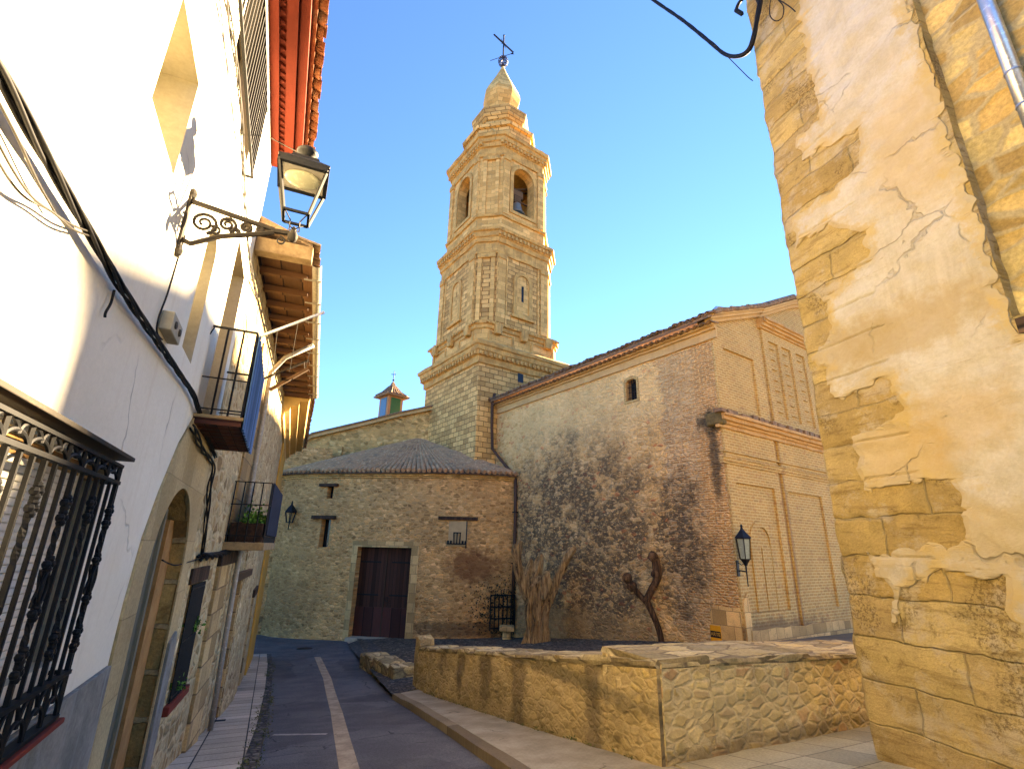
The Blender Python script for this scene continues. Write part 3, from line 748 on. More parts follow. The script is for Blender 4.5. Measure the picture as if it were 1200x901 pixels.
wcable('thin_cable', [(-20, 85), (0, 122), (22, 165), (45, 215), (66, 252)], .004, m_cableg, 'thin single wire looping beside the black bundle on the white wall', d=.03)
wcable('twisted_cable', [(262, -20), (270, 30), (279, 90), (284, 150), (285, 200), (288, 250), (292, 300), (297, 330), (302, 355), (310, 385)], .010, m_cableg, 'twisted grey cable running along the wall below the upper grille to the wooden eaves', strands=3, d=.06)
wcable('clipped_wire', [(256, -10), (262, 40), (268, 100), (277, 170), (281, 230), (288, 300)], .0045, m_cableg, 'thin clipped wire parallel to the twisted cable under the upper grille', d=.02)
wcable('lamp_wire', [(217, 276), (208, 305), (196, 345), (186, 372), (184, 390), (190, 398)], .006, m_cable, 'thin dark wire from the lantern bracket down to the grey junction box', d=.015)
wcable('wire_stub', [(134, 340), (130, 355), (124, 366), (123, 372)], .006, m_cable, 'short loose wire end hanging on the white wall left of the junction box', d=.02)
wcable('wall_bundle', [(226, 500), (236, 524), (250, 545), (246, 570), (243, 600), (240, 625), (236, 652)], .016, m_cable, 'black cable bundle bending down the corner between white house and stone house', strands=3, d=.05)
jb = thing('junction_box', LF.pt(3.78, 1.36), 'grey plastic junction box under the cables on the white wall', 'electrical box')
mb = MB(LF); mb.box(3.62, 3.92, 1.29, 1.42, .002, .075); mb.build('box', plaster('box_plastic', (.42, .38, .28), (.36, .33, .25), 3, bstr=.1), jb, bevel=.008)
mb = MB(LF)
for u in (3.70, 3.84): mb.rings([[mb.P(u+r*math.cos(t*.785), 1.355+r*math.sin(t*.785), d) for t in range(8)] for r, d in ((.028, .075), (.026, .085), (.012, .088))])
mb.build('gland', m_cableg, jb)

# ================================================================== stone house
C2 = LF.pt(7.1, 0); BF = Fr(C2, -20.2, 1)
sh = thing('stone_house', BF.pt(4, -3), 'pale rubble stone house with deep wooden eaves, beyond the white house', 'house')
e0, e1 = 0.02, 8.0
wgl = rect(.36, 1.14, -1.74, -.50)
dr2 = rect(4.85, 5.5, -4.3, -.75)
outer = [(0.02, -4.6), (8.0, -4.6), (8.0, 4.0), (0.02, 4.0)]
mb = MB(BF); mb.tess([outer, wgl, dr2], 0); mb.walls(outer, -5, 0); mb.tess([outer], -5); mb.build('wall', m_h2, sh)
reveals('window_reveal', m_h2a, BF, [wgl], -.28, 0, sh); reveals('door_reveal', m_h2a, BF, [dr2], -.3, 0, sh)
flat('window_pane', m_glass, BF, wgl, -.28, sh); flat('door', m_brown, BF, dr2, -.3, sh)
mb = MB(BF); mb.box(.22, 1.3, -.49, -.31, -.02, .03); mb.build('window_lintel', m_brown, sh, bevel=.008)
mb = MB(BF); mb.box(.25, 1.3, -1.84, -1.745, -.03, .06); mb.build('window_sill', m_red, sh, bevel=.01)
gm = MB(BF); gm.box(.36, 1.14, -.56, -.54, .02, .035); gm.box(.36, 1.14, -1.70, -1.68, .02, .035); gm.box(.36, 1.14, -1.13, -1.11, .02, .035)
g3 = gm.build('window_grille', m_iron, sh)
for k in range(12):
    mb = MB(BF); u = .37+.07*k; mb.bar(mb.P(u, -1.74, .028), mb.P(u, -.5, .028), .014); mb.build('bar', m_iron, g3)
mb = MB(BF); mb.slab(dense([(2.05, -4.5), (3.0, -4.5), (3.05, -.36), (2.0, -.36)], .3, .06, 3), -.02, .05); mb.build('quoin_pier', m_h2a, sh, bevel=.012)
mb = MB(BF); mb.box(2.0, 3.9, -.35, -.14, -.02, .06); mb.build('timber_lintel', m_brown, sh, bevel=.01)
mb = MB(BF); mb.slab(dense([(2.5, .1), (3.9, .1), (3.8, 3.4), (2.4, 3.4)], .3, .1, 5), -.02, .03); mb.build('upper_quoins', m_h2a, sh)
mb = MB(BF); mb.slab(dense([(5.6, -4.5), (7.95, -4.5), (7.95, .6), (5.6, .6)], .4, .04, 8), -.02, .02); mb.build('lower_facing', m_h2, sh)
mb = MB(BF); mb.box(4.0, 6.4, -.70, -.56, -.02, .10); mb.build('timber_lintel', m_beam, sh, bevel=.01)
# second balcony
u0b = BF.px(262, 634)[0]; db = BF.dfor(u0b, -.05, 309); u1b = u0b+2.6
bs = MB(BF); bs.box(u0b, u1b, -.12, 0.0, 0.001, db); bal2 = bs.build('balcony', plaster('balcony_slab', (.34, .25, .13), (.22, .16, .09), 4, bstr=.5), sh, bevel=.01)
rr_ = zcol(BF.pt(u0b, 0, db), 317, 566)
mb = MB(BF)
for z in (rr_, .10, rr_*.62): mb.bar(mb.P(u0b+.02, z, 0), mb.P(u0b+.02, z, db-.02), .016); mb.bar(mb.P(u0b+.02, z, db-.02), mb.P(u1b, z, db-.02), .016)
for k in range(5): mb.bar(mb.P(u0b+.02, 0, .02+(db-.04)*k/4), mb.P(u0b+.02, rr_, .02+(db-.04)*k/4), .014)
for k in range(20): mb.bar(mb.P(u0b+.02+.13*k, 0, db-.02), mb.P(u0b+.02+.13*k, rr_, db-.02), .012)
mb.build('railing', m_iron, bal2)
mb = MB(BF); mb.box(u0b+.15, u1b-.1, .12, rr_+.02, db-.008, db+.004); mb.build('navy_sheeting', m_navy, bal2)
# eaves: boards on rafters, gutter, tiles
ez = 4.0; ed = .74
mb = MB(BF); mb.face([mb.P(0, ez+.10, -.05), mb.P(8.0, ez+.10, -.05), mb.P(8.0, ez-.02+.06, ed), mb.P(0, ez-.02+.06, ed)]); mb.face([mb.P(0, ez+.15, -.05), mb.P(8.0, ez+.15, -.05), mb.P(8.0, ez+.09, ed), mb.P(0, ez+.09, ed)]); 
mb.build('eave_boarding', m_soff, sh)
for k in range(14):
    u = .12+.6*k
    if u > 8: break
    mb = MB(BF); mb.box(u, u+.10, ez-.05, ez+.06, 0.0, ed-.06)
    mb.build('rafter', m_soff, sh, bevel=.008)
mb = MB(BF); mb.box(-.02, .16, ez-.10, ez+.12, .0, ed+.02); mb.build('barge_board', plaster('weathered_board', (.24, .175, .10), (.15, .10, .055), 4, bstr=.5), sh, bevel=.01)
mb = MB(BF); n = 8
ring = lambda u: [mb.P(u, ez+.03-.065*math.sin(math.pi*j/n), ed+.08-.07*math.cos(math.pi*j/n)) for j in range(n+1)]+[mb.P(u, ez+.03-.058*math.sin(math.pi*j/n), ed+.08-.062*math.cos(math.pi*j/n)) for j in range(n, -1, -1)]
mb.rings([ring(0.3), ring(8.0)])
for k in range(9): mb.box(.7+.85*k, .73+.85*k, ez-.05, ez-.035, ed-.1, ed+.16)
mb.build('gutter', m_pipe, sh)
tile_row(BF, 0.05, 8.0, ez+.15, -.6, ed+.10, .3, .2, .085, 'eave_tiles', m_roof, sh)
mb = MB(BF); i = mb.add([mb.P(0, ez+.12, ed), mb.P(8, ez+.12, ed), mb.P(8, 6.2, -5), mb.P(0, 6.2, -5), mb.P(0, ez+.2, ed), mb.P(8, ez+.2, ed), mb.P(8, 6.3, -5), mb.P(0, 6.3, -5)])
for f in ((0,1,2,3), (4,5,6,7), (0,1,5,4), (1,2,6,5), (2,3,7,6), (3,0,4,7)): mb.q.append([i+k for k in f])
mb.build('roof', m_roof, sh)
# drainpipe down the front
def ppx(fr, pts, d): return [fr.pt(*fr.px(x, y, d), d) for x, y in pts]
mb = MB(BF); P_ = [BF.pt(3.45, ez-.1, ed+.05), BF.pt(3.45, ez-.45, .3), BF.pt(3.45, ez-.8, .09), BF.pt(3.6, .3, .09), BF.pt(3.72, -1.2, .09), BF.pt(3.95, -3.2, .09)]
mb.tube(P_, .045, 10); mb.build('drainpipe', m_pipe, sh, smooth=True)
# electric cable band across both fronts and hanging bits
wcable('cable_run', [(236, 652), (262, 648), (285, 640), (300, 636)], .03, m_cable, 'black cable band running under the flower balcony of the stone house', fr=BF, d=.06, strands=4)
wcable('service_cable', [(190, 656), (205, 662), (222, 658), (236, 654)], .007, m_cable, 'thin black cable drooping across the arched portal', fr=BF, d=.03)
# clothes line arms
cl = thing('clothes_line', BF.pt(.5, 2.1), 'iron clothes line arms with sagging cords sticking out over the street under the eaves', 'clothes line')
def arm(u, a_, b_, w, mat=m_brack):
    d0, z0 = perp(BF, u, *a_); d1, z1 = perp(BF, u, *b_); mb = MB(BF); mb.bar(mb.P(u, z0, max(d0, 0)), mb.P(u, z1, d1), w); mb.build('arm', mat, cl); return d0, z0, d1, z1
A1 = arm(.9, (300, 396), (380, 366), .035, m_galv)
A2 = arm(3.0, (305, 445), (362, 422), .035)
A3 = arm(3.2, (316, 457), (361, 432), .06, m_beam)
for k in range(3):
    f = .3+.3*k; p = BF.pt(.9, A1[1]+(A1[3]-A1[1])*f, max(A1[0], 0)+(A1[2]-max(A1[0], 0))*f); q = BF.pt(3.0, A2[1]+(A2[3]-A2[1])*f, A2[0]+(A2[2]-A2[0])*f)
    mb = MB(BF); mb.tube([p.lerp(q, t/10)+V((0, 0, -.55*4*(t/10)*(1-t/10)*(.5+.15*(k % 3)))) for t in range(11)], .005, 5); mb.build('cord', m_cableg, cl)
# planter and plants on the second balcony
pl = thing('flower_planter', BF.pt(u0b+.7, 0, db*.5), 'dark woven planter box with green leafy plants on the stone house balcony', 'planter')
mb = MB(BF); mb.box(u0b+.08, u0b+1.5, .005, .30, .04, db-.06); mb.build('box', plaster('dark_wicker', (.05, .025, .015), (.02, .012, .01), 14, bstr=1, bd=.02), pl, bevel=.01)
m_leaf = plaster('leaf_green', (.06, .16, .02), (.10, .25, .04), 5, bstr=.1)
def leaves(mb, c, rad, n, size, seed=0):
    rnd = random.Random(seed)
    for k in range(n):
        p = V(c)+V((rnd.gauss(0, 1)*rad[0], rnd.gauss(0, 1)*rad[1], abs(rnd.gauss(0, 1))*rad[2]))
        a_ = V((rnd.uniform(-1, 1), rnd.uniform(-1, 1), rnd.uniform(-.3, 1))).normalized(); b_ = a_.cross(V((rnd.uniform(-1, 1), rnd.uniform(-1, 1), rnd.uniform(-1, 1)))).normalized()
        s_ = size*rnd.uniform(.6, 1.4); mb.face([p, p+a_*s_*.5+b_*s_*.3, p+a_*s_, p+a_*s_*.5-b_*s_*.3])
    return mb
mb = MB(BF)
for k in range(6): leaves(mb, BF.pt(u0b+.15+.25*k, .30, db*.55), (.09, .09, .11), 90, .055, k)
mb.build('foliage', m_leaf, pl)
mb = MB(BF)
wp = thing('window_plant', BF.pt(.8, -1.3, .0), 'small green pot plant behind the bars of the low stone house window', 'plant')
leaves(mb, BF.pt(.95, -1.10, .03), (.06, .03, .10), 80, .05, 40); leaves(mb, BF.pt(.6, -1.66, .03), (.05, .03, .06), 50, .045, 41); mb.build('foliage', m_leaf, wp)

# ================================================================== yellow house
C3 = BF.pt(8.0, 0); YF = Fr(C3, -22.6, 1)
yh = thing('yellow_house', YF.pt(4, -3), 'house with mustard painted corner and cream moulded eaves at the far end of the street', 'house')
ly = 8.6
outer = [(0.01, -5), (ly, -5), (ly, 3.9), (0.01, 3.9)]
dy = rect(1.2, 2.2, -4.5, -1.4)
mb = MB(YF); mb.tess([outer, dy], 0); mb.walls(outer, -5, 0); mb.tess([outer], -5); mb.build('wall', m_h2, yh)
reveals('door_reveal', m_h2a, YF, [dy], -.3, 0, yh); flat('door', m_brown, YF, dy, -.3, yh)
mb = MB(YF); mb.box(4.2, ly+.02, -5, 3.6, .001, .05); mb.build('painted_corner', m_yel, yh, bevel=.01)
mb = MB(YF); mb.box(.9, 2.6, -1.39, -1.2, -.02, .06); mb.build('door_lintel', m_brown, yh)
mb = prof(YF, 0.0, ly+.3, [(0.0, 3.35), (.06, 3.35), (.08, 3.5), (.2, 3.56), (.22, 3.68), (.42, 3.74), (.44, 3.84), (.66, 3.88), (.70, 3.98), (0, 3.98)]); mb.build('cornice', m_creamp, yh)
tile_row(YF, 0.0, ly+.3, 4.03, -.8, .82, .35, .2, .085, 'eave_tiles', m_roof, yh)
mb = MB(YF); i = mb.add([mb.P(0, 3.99, .75), mb.P(ly+.3, 3.99, .75), mb.P(ly+.3, 6.2, -5), mb.P(0, 6.2, -5), mb.P(0, 4.07, .75), mb.P(ly+.3, 4.07, .75), mb.P(ly+.3, 6.3, -5), mb.P(0, 6.3, -5)])
for f in ((0,1,2,3), (4,5,6,7), (0,1,5,4), (1,2,6,5), (2,3,7,6), (3,0,4,7)): mb.q.append([i+k for k in f])
mb.build('roof', m_roof, yh)
# dark scupper slots on the pavement
for k, (x, y, lb) in enumerate(((250, 845, 'nearest short iron drain slot on the left pavement'), (262, 812, 'middle iron drain slot on the left pavement beside the dark doorway'), (285, 782, 'farthest iron drain slot on the left pavement near the mustard corner'))):
    p = gpx(x, y); f = Fr(p, -22, 1); mb = MB(f); mb.box(-.04, .04, p.z-.02, p.z+.012, -.2, .2)
    t_ = meta(mb.build('drain_slot', m_iron), lb, 'drain', 'iron drain slots across the left pavement')
p = gpx(357, 760, -.12); mb = MB(Fr(p, -20, 1)); mb.lathe(V((p.x, p.y, G(p.x, p.y)-.125)), [(.34, 0), (.34, .016), (.30, .02), (0, .018)], 20)
meta(mb.build('manhole_cover', m_iron), 'round dark iron manhole cover in the asphalt where the street bends', 'manhole cover')

# ================================================================== church complex
FD, SD = vec(55.0), vec(-35.07)
K = V((7.547, 17.657, 0))
SW = Fr(K, -35.07, -1)      # side wall: a runs away to the left; n faces the viewer
assert SW.n.dot(K) < 0
FW = Fr(K, 55.0, 1)
assert FW.n.dot(K) < 0
ch = thing('church', K+V((0, 0, -2.7)), 'church wing with black lichened side wall and ochre brick front under a tiled roof', 'church')
# uv of side wall: u measured so that the corner lies at -12.5 and the tower at about +2
def sw_uv(q, n): q = q-SW.O; return ((q.dot(SW.a)-12.5) if abs(n.dot(SW.a)) < .8 else q.dot(SW.n), q.z)
LS = 14.6; ZE = 8.35
hw = SW.px(740, 455); hwin = arch(hw[0]-.30, hw[0]+.30, hw[1]-.55, hw[1]+.42, .16, 8)
outer = [(0, -5.5), (LS+3, -5.5), (LS+3, ZE), (0, ZE)]
mb = MB(SW); mb.tess([outer, hwin], 0); mb.build('side_wall', m_side, ch, uvf=sw_uv)
reveals('window_reveal', m_bktrim, SW, [hwin], -.35, 0, ch); flat('window_pane', m_glass, SW, hwin, -.35, ch)
mb = MB(SW); big = arch(hw[0]-.42, hw[0]+.42, hw[1]-.66, hw[1]+.56, .24, 8); mb.slab(big, .003, .03, [hwin]); mb.build('window_surround', m_bk, ch)
mb = MB(SW)
for k in range(4): mb.bar(mb.P(hw[0]-.2+.135*k, hw[1]-.55, -.1), mb.P(hw[0]-.2+.135*k, hw[1]+.4, -.1), .025)
for k in range(4): mb.bar(mb.P(hw[0]-.3, hw[1]-.4+.25*k, -.1), mb.P(hw[0]+.3, hw[1]-.4+.25*k, -.1), .02)
mb.build('window_bars', m_iron, ch)
# gable front: outline with a broad rake up to the hidden centre; unseen length beyond added to block sun
DF = 31.0
front = [(0, -5), (DF, -5), (DF, 14.15), (16.5, 14.15), (16.45, 14.95), (6.6, 11.35), (3.63, 9.95), (0, 8.7)]
mb = MB(FW); mb.tess([front], 0); mb.tess([front], -.5); mb.walls(front, -.5, 0); mb.build('gable_front', m_bk, ch)
mb = MB(FW); mb.box(DF-.5, DF, -5, 14.1, -13, -.5); mb.build('far_wall', m_bk, ch)
def framed(u0, u1, z0, z1, w=.1, d=.045, name='panel_frame'):
    mb = MB(FW); mb.box(u0-w, u1+w, z1, z1+w, .002, d); mb.box(u0-w, u1+w, z0-w, z0, .002, d); mb.box(u0-w, u0, z0, z1, .002, d); mb.box(u1, u1+w, z0, z1, .002, d)
    return mb.build(name, m_bk, ch)
def recess(u0, u1, z0, z1, d=.07, name='brick_layer', holes=()): pass
# the front is one outer brick layer with sunk panels
L_ = .09
pA = rect(.62, 2.72, 5.15, 7.54); pB = rect(.45, 3.0, -1.85, 2.38); pC = rect(3.95, 6.7, -1.9, 2.34)
us_ = [4.05, 4.95, 5.85]
slots = [rect(4.15, 4.95, 5.35, 8.75), rect(5.25, 6.05, 5.35, 8.75)]
mb = MB(FW); lay = [(0, -5), (3.42, -5), (3.42, 8.7), (0, 8.3)]
mb.slab(lay, .002, L_, [pA, pB]); mb.build('brick_bay', m_bk, ch)
mb = MB(FW); lay = [(3.72, -5), (DF, -5), (DF, 9.2), (3.72, 9.2)]
mb.slab(lay, .002, L_, [pC, *slots, rect(6.5, 7.3, 5.35, 8.75)]); mb.build('brick_bay', m_bk, ch)
mb = MB(FW)
for (u0, u1) in ((4.15, 4.95), (5.25, 6.05), (6.5, 7.3)):
    for k in range(7): mb = MB(FW); mb.box(u0, u0+.5, 5.6+.47*k, 5.75+.47*k, .003, .06); mb.build('brick_ledge', m_bk, ch)
# blind arched doorway inside the lower panel
mb = MB(FW); o_ = arch(1.0, 2.55, -1.84, 1.15, .77, 14); i_ = arch(1.28, 2.27, -1.83, .92, .5, 12); mb.slab(o_, .001, .055, [i_]); mb.build('blind_arch', m_bk, ch)
mb = MB(FW); mb.slab(rect(1.29, 2.26, -1.82, .30), .001, .035, [rect(1.62, 1.70, -1.81, .22)]); mb.build('blind_door', m_bk, ch)
# cornices
def cprof(fr, u0, u1, z, hs, ds, name, mat, parent=ch, d0=0.0):
    pts = [(d0, z)]; zz = z
    for h, d in zip(hs, ds): pts += [(d0+d, zz), (d0+d, zz+h)]; zz += h
    pts.append((d0, zz)); mb = prof(fr, u0, u1, pts, .016); return mb.build(name, mat, parent)
cprof(FW, -.30, DF, 4.28, [.14, .10, .14, .10], [.16, .24, .36, .46], 'string_cornice', m_bktrim, d0=.0)
cprof(FW, -.25, DF, 3.0, [.08, .1, .06], [.13, .17, .21], 'lower_moulding', m_bk, d0=.0)
cprof(FW, -.15, DF, 3.42, [.06], [.15], 'lower_moulding', m_bk, d0=.0)
mb = MB(SW); mb.box(-.30, .38, 4.36, 4.84, .001, .33); mb.build('cornice_return', plaster('mossy_stone', (.16, .12, .05), (.08, .07, .035), 4, bstr=1, bd=.03), ch, bevel=.07)
cprof(FW, 3.55, DF, 9.2, [.1, .12, .1, .1], [.16, .26, .36, .44], 'upper_moulding', m_bktrim)
mb = MB(FW)
random.seed(3)
for k in range(26): u = -.5+.42*k; mb.box(u, u+.3, 4.76, 4.86+random.uniform(0, .1), .1, .42+random.uniform(-.06, .06))
mb.build('cornice_weathering', m_roof, ch)
# pilaster groove strip and stone plinth
mb = MB(FW); mb.slab(dense([(0.0, -5), (.3, -5), (.34, -1.9), (.28, -1.2), (0, -1.5)], .3, .1, 9), .09, .13); mb.build('corner_stone', m_frame_st, ch)
mb = MB(FW); mb.slab(dense([(.3, -5), (DF, -5), (DF, -2.5), (.3, -2.35)], .5, .07, 12), .09, .15); mb.build('plinth', m_frame_st, ch)
mb = MB(SW); mb.slab(dense([(0, -5), (1.15, -5), (1.1, -1.75), (0, -1.65)], .3, .12, 15), .001, .05); mb.build('corner_stone', m_frame_st, ch)
# eaves moulding, following the roof
cprof(SW, -.3, LS+3, 7.72, [.07, .28, .10, .12], [.10, .055, .16, .30], 'eave_moulding', m_step)
def rake(u0, z0, u1, z1, name, mat, w=.34, d=.40):
    mb = MB(FW); i = mb.add([mb.P(u, z+dz, dd) for u, z in ((u0, z0), (u1, z1)) for dz, dd in ((0, 0), (0, .16), (.12, .18), (.14, .30), (.24, .32), (.26, d), (w, d), (w, 0))])
    for k in range(8): mb.q.append([i+k, i+(k+1) % 8, i+8+(k+1) % 8, i+8+k])
    mb.q.append([i+k for k in range(8)]); mb.q.append([i+15-k for k in range(8)]); return mb.build(name, mat, ch)
rake(-.32, 8.28, 3.63, 9.72, 'raking_moulding', m_step); rake(3.62, 9.68, 6.6, 11.05, 'raking_moulding', m_step); rake(6.59, 11.04, 16.4, 14.6, 'raking_moulding', m_step)
# tiled roof: slopes up from the side eave
def rt(u, w): # point of the roof: u along the side wall from corner, w inward distance
    return interp(w, [-.6, 0, 3.6, 6.6, 16.5], [8.36, 8.62, 10.05, 11.45, 14.95])
def slope_roof(name, mat, parent):
    mb = MB(SW); ws = [-.6, 0, 3.6, 6.6, 16.5]
    for side in (0, .10):
        for w0, w1 in zip(ws, ws[1:]):
            mb.face([mb.P(-.35, rt(0, w0)+side, -w0), mb.P(LS+3.5, rt(0, w0)+side, -w0), mb.P(LS+3.5, rt(0, w1)+side, -w1), mb.P(-.35, rt(0, w1)+side, -w1)])
    mb.face([mb.P(-.35, 8.36, .6), mb.P(LS+3.5, 8.36, .6), mb.P(LS+3.5, 8.46, .6), mb.P(-.35, 8.46, .6)])
    for w0, w1 in zip(ws, ws[1:]): mb.face([mb.P(-.35, rt(0, w0), -w0), mb.P(-.35, rt(0, w1), -w1), mb.P(-.35, rt(0, w1)+.1, -w1), mb.P(-.35, rt(0, w0)+.1, -w0)])
    return mb.build(name, mat, parent)
rf = slope_roof('roof', m_roof, ch)
mb = MB(SW); n = 6; u = -.35; random.seed(5)
while u < LS+3.2:
    jz = random.uniform(-.02, .03); jo = random.uniform(-.05, .05)
    for up in (1, -1):
        uu = u+(0 if up > 0 else .14); r = .125
        sec = lambda w, z: [mb.P(uu+q*math.cos(math.pi*j/n), z+jz+up*q*math.sin(math.pi*j/n)*.85+(.04 if up > 0 else .09), -w) for q, js in ((r, range(n+1)), (r-.02, range(n, -1, -1))) for j in js]
        mb.rings([sec(w, rt(0, w)+.08) for w in (-.68+jo, 0, 3.6, 6.6)])
    u += .28+random.uniform(-.012, .012)
mb.build('roof_tiles', m_roof, ch)
tile_row(SW, -.3, LS+3, 8.20, 0, .52, .05, .30, .12, 'under_eave_tiles', m_roof, ch)
mb = MB(FW)   # verge tiles along the rake
def rkz(u): return interp(u, [-.4, 0, 3.63, 6.6, DF], [8.5, 8.72, 10.05, 11.45, 14.95])
u = -.3; random.seed(8)
while u < 15.9:
    L2 = .42; a_, b_ = mb.P(u, rkz(u)+.10+random.uniform(-.02, .03), .42), mb.P(u+L2+.06, rkz(u+L2+.06)+.07, .42)
    for dd in (0, -.25): mb.tube([a_+FW.n*dd, b_+FW.n*dd], [.10, .085], 8)
    u += L2
mb.build('verge_tiles', m_roof, ch)
q = V(athz(866, 357, 19.9)); 
mb = MB(SW); uq, wq = (q-SW.O).dot(SW.a), -(q-SW.O).dot(SW.n)
mb2 = MB(SW)
for k in range(26):
    random.seed(k); uu = random.uniform(.2, 5.0); ww = random.uniform(1.2, 4.4); mb2.box(uu, uu+.35, rt(0, ww)+.12, rt(0, ww)+.28, -ww-.3, -ww)
mb2.build('loose_tiles', m_roof, ch)
chm = thing('roof_vent', SW.pt(.9, rt(0, 2.6)+.1, -2.6), 'pale blue grey roof vent box on the ridge of the church wing', 'roof vent')
mb = MB(SW); zz = rt(0, 2.6); mb.box(.75, 1.35, zz, zz+.45, -2.9, -2.4); mb.build('box', m_galv, chm, bevel=.02)
mb = MB(SW); mb.slab([(.68, zz+.46), (1.42, zz+.46), (1.05, zz+.66)], -2.95, -2.35); mb.build('cap', m_galv, chm, bevel=.01)
# ---- bell tower
hA_, hB_ = 3.3, 3.65
TN = V((-2.0536, 28.774, 0)); TC = TN+SD*hB_+FD*hA_
tw = thing('bell_tower', TC+V((0, 0, -4)), 'tall baroque sandstone bell tower with open belfry, cornices and bulb shaped top', 'bell tower')
TR = Fr(TC+FW.n*hB_, 55, 1)      # right face (u centred)
TL = Fr(TC-FD*hA_, -35.07, -1)   # left face
def plan(off, ch_=0.0, z=0):
    """square with chamfered corners, grown by off"""
    a, b = hA_+off, hB_+off; c = ch_
    pts = [(-a+c, -b), (a-c, -b), (a, -b+c), (a, b-c), (a-c, b), (-a+c, b), (-a, b-c), (-a, -b+c)]
    return [TC+FD*x+SD*y+V((0, 0, z)) for x, y in pts]
def rough(ring, amp, step=.5):
    out = []; n = len(ring)
    for k in range(n):
        a, b = ring[k], ring[(k+1) % n]; m = 12 if k % 2 == 0 else 3
        for j in range(m): out.append(a.lerp(b, j/m))
    m_ = []
    for p in out:
        q = p*2.3; m_.append(p+V((noise.noise(q), noise.noise(q+V((5, 1, 9))), .8*noise.noise(q+V((2, 8, 3)))))*amp*1.6)
    return m_
def plan_sub(ring): return ring
def stack(name, mat, prof_, parent=tw, cap=(True, True)):
    """prof_: list of (z, off, chamfer)"""
    mb = MB(TR); mb.rings([rough(plan(o, c, z), .035) for z, o, c in prof_], cap=cap); return mb.build(name, mat, parent)
stack('base_stage', m_ashT, [(-6, 0, .01), (11.15, 0, .01)], cap=(True, False))
stack('base_cornice', m_trim, [(10.75, .03, .01), (10.78, .12, .02), (11.15, .14, .02), (11.2, .25, .03), (11.45, .28, .04), (11.5, .36, .05), (11.75, .40, .05), (11.8, .50, .06), (12.0, .54, .06), (12.15, .35, .2), (12.15, 0, .3)])
stack('pedestal', m_ashT2, [(12.1, -.05, .55), (13.35, -.05, .55)], cap=(False, False))
stack('pedestal_cornice', m_trim, [(13.2, -.04, .5), (13.25, .06, .6), (13.45, .09, .65), (13.5, .2, .7), (13.68, .24, .75), (13.85, -.1, .9), (13.85, -.3, .9)])
mid = stack('middle_stage', m_ashT, [(13.8, -.12, 1.05), (20.1, -.12, 1.05)], cap=(False, False))
stack('middle_cornice', m_trim, [(18.9, -.10, 1.05), (18.92, -.02, 1.08), (19.1, .0, 1.08), (19.12, -.07, 1.05), (19.75, -.07, 1.05), (19.8, .04, 1.1), (20.1, .07, 1.1), (20.15, .16, 1.15), (20.5, .2, 1.2), (20.55, .32, 1.25), (20.75, .36, 1.3), (20.95, .05, 1.4), (20.95, -.5, 1.4)])
stack('belfry_pedestal', m_ashT2, [(20.9, -.18, 1.25), (22.1, -.18, 1.25)], cap=(False, False))
stack('belfry_base_moulding', m_trim, [(22.0, -.17, 1.25), (22.03, -.05, 1.3), (22.2, -.02, 1.3), (22.35, -.2, 1.4), (22.35, -.9, 1.4)])
# pilasters on middle stage and belfry + recessed panels
def facebits(fr, half, tag):
    def strip_(u0, u1, z0, z1, d0, d1, name, mat):
        mb = MB(fr); mb.box(u0, u1, z0, z1, d0, d1); return mb.build(name, mat, tw)
    o = -.12; e = half-1.05+o
    for s_ in (-1, 1):
        a, b = sorted((s_*(e-.02), s_*(e-.62)))
        strip_(a, b, 13.85, 18.9, o-.02, o+.13, 'pilaster', m_ashT2)
        a2, b2 = sorted((s_*(e-.72), s_*(e-.84)))
        strip_(a2, b2, 13.85, 18.9, o-.02, o+.06, 'pilaster', m_ashT2)
        mb = MB(fr); mb.box(min(a, b)-.04, max(a, b)+.04, 18.55, 18.89, o-.02, o+.2); mb.build('capital', m_trim, tw, bevel=.03)
    # arched niche frame with sill
    mb = MB(fr); mb.slab(arch(-.78, .78, 14.75, 18.1, .74, 12), o-.02, o+.10, [arch(-.5, .5, 15.0, 17.85, .5, 12)]); mb.build('niche_frame', m_trim, tw)
    mb = MB(fr); mb.box(-.95, .95, 14.55, 14.76, o-.02, o+.2); mb.build('niche_sill', m_trim, tw, bevel=.03)
    mb = MB(fr); mb.slab(arch(-.49, .49, 15.01, 17.84, .49, 12), o-.02, o+.015, [rect(-.1, .1, 15.9, 17.1)]); mb.build('niche_panel', m_ashT2, tw)
    mb = MB(fr); mb.box(-.1, .1, 15.9, 17.1, o-.01, o+.004); mb.build('slit_window', m_glass, tw)
facebits(TR, hA_, 'r'); facebits(TL, hB_, 'l')
q = TR.px(610, 443); mb = MB(TR); mb.box(q[0]-.22, q[0]+.22, q[1]-.3, q[1]+.3, -.05, .006); mb.build('slit_window', m_glass, tw)
# belfry walls: arched near faces, unseen far faces closed to darken the interior, chamfered corners
bo = -.25; bz0_, bz1_ = 22.2, 27.9
def belfry_face(fr, half, far=False):
    e = half-1.25+bo; op = arch(-.92, .92, 22.95, 26.9, .9, 14)
    mb = MB(fr); mb.slab(rect(-e, e, bz0_, bz1_), bo-.7, bo, [] if far else [op]); mb.build('belfry_wall', m_ashT2, tw)
    mb = MB(fr); mb.slab(arch(-1.2, 1.2, 22.7, 27.2, 1.15, 14), bo-.01, bo+.09, [op]); mb.build('opening_surround', m_trim, tw)
    for s_ in (-1, 1):
        a, b = sorted((s_*(e-.02), s_*(e-.5)))
        mb = MB(fr); mb.box(a, b, 22.35, 27.2, bo-.02, bo+.14); mb.build('pilaster', m_ashT2, tw)
        mb = MB(fr); mb.box(a-.05, b+.05, 26.95, 27.3, bo-.02, bo+.22); mb.build('capital', m_trim, tw, bevel=.03)
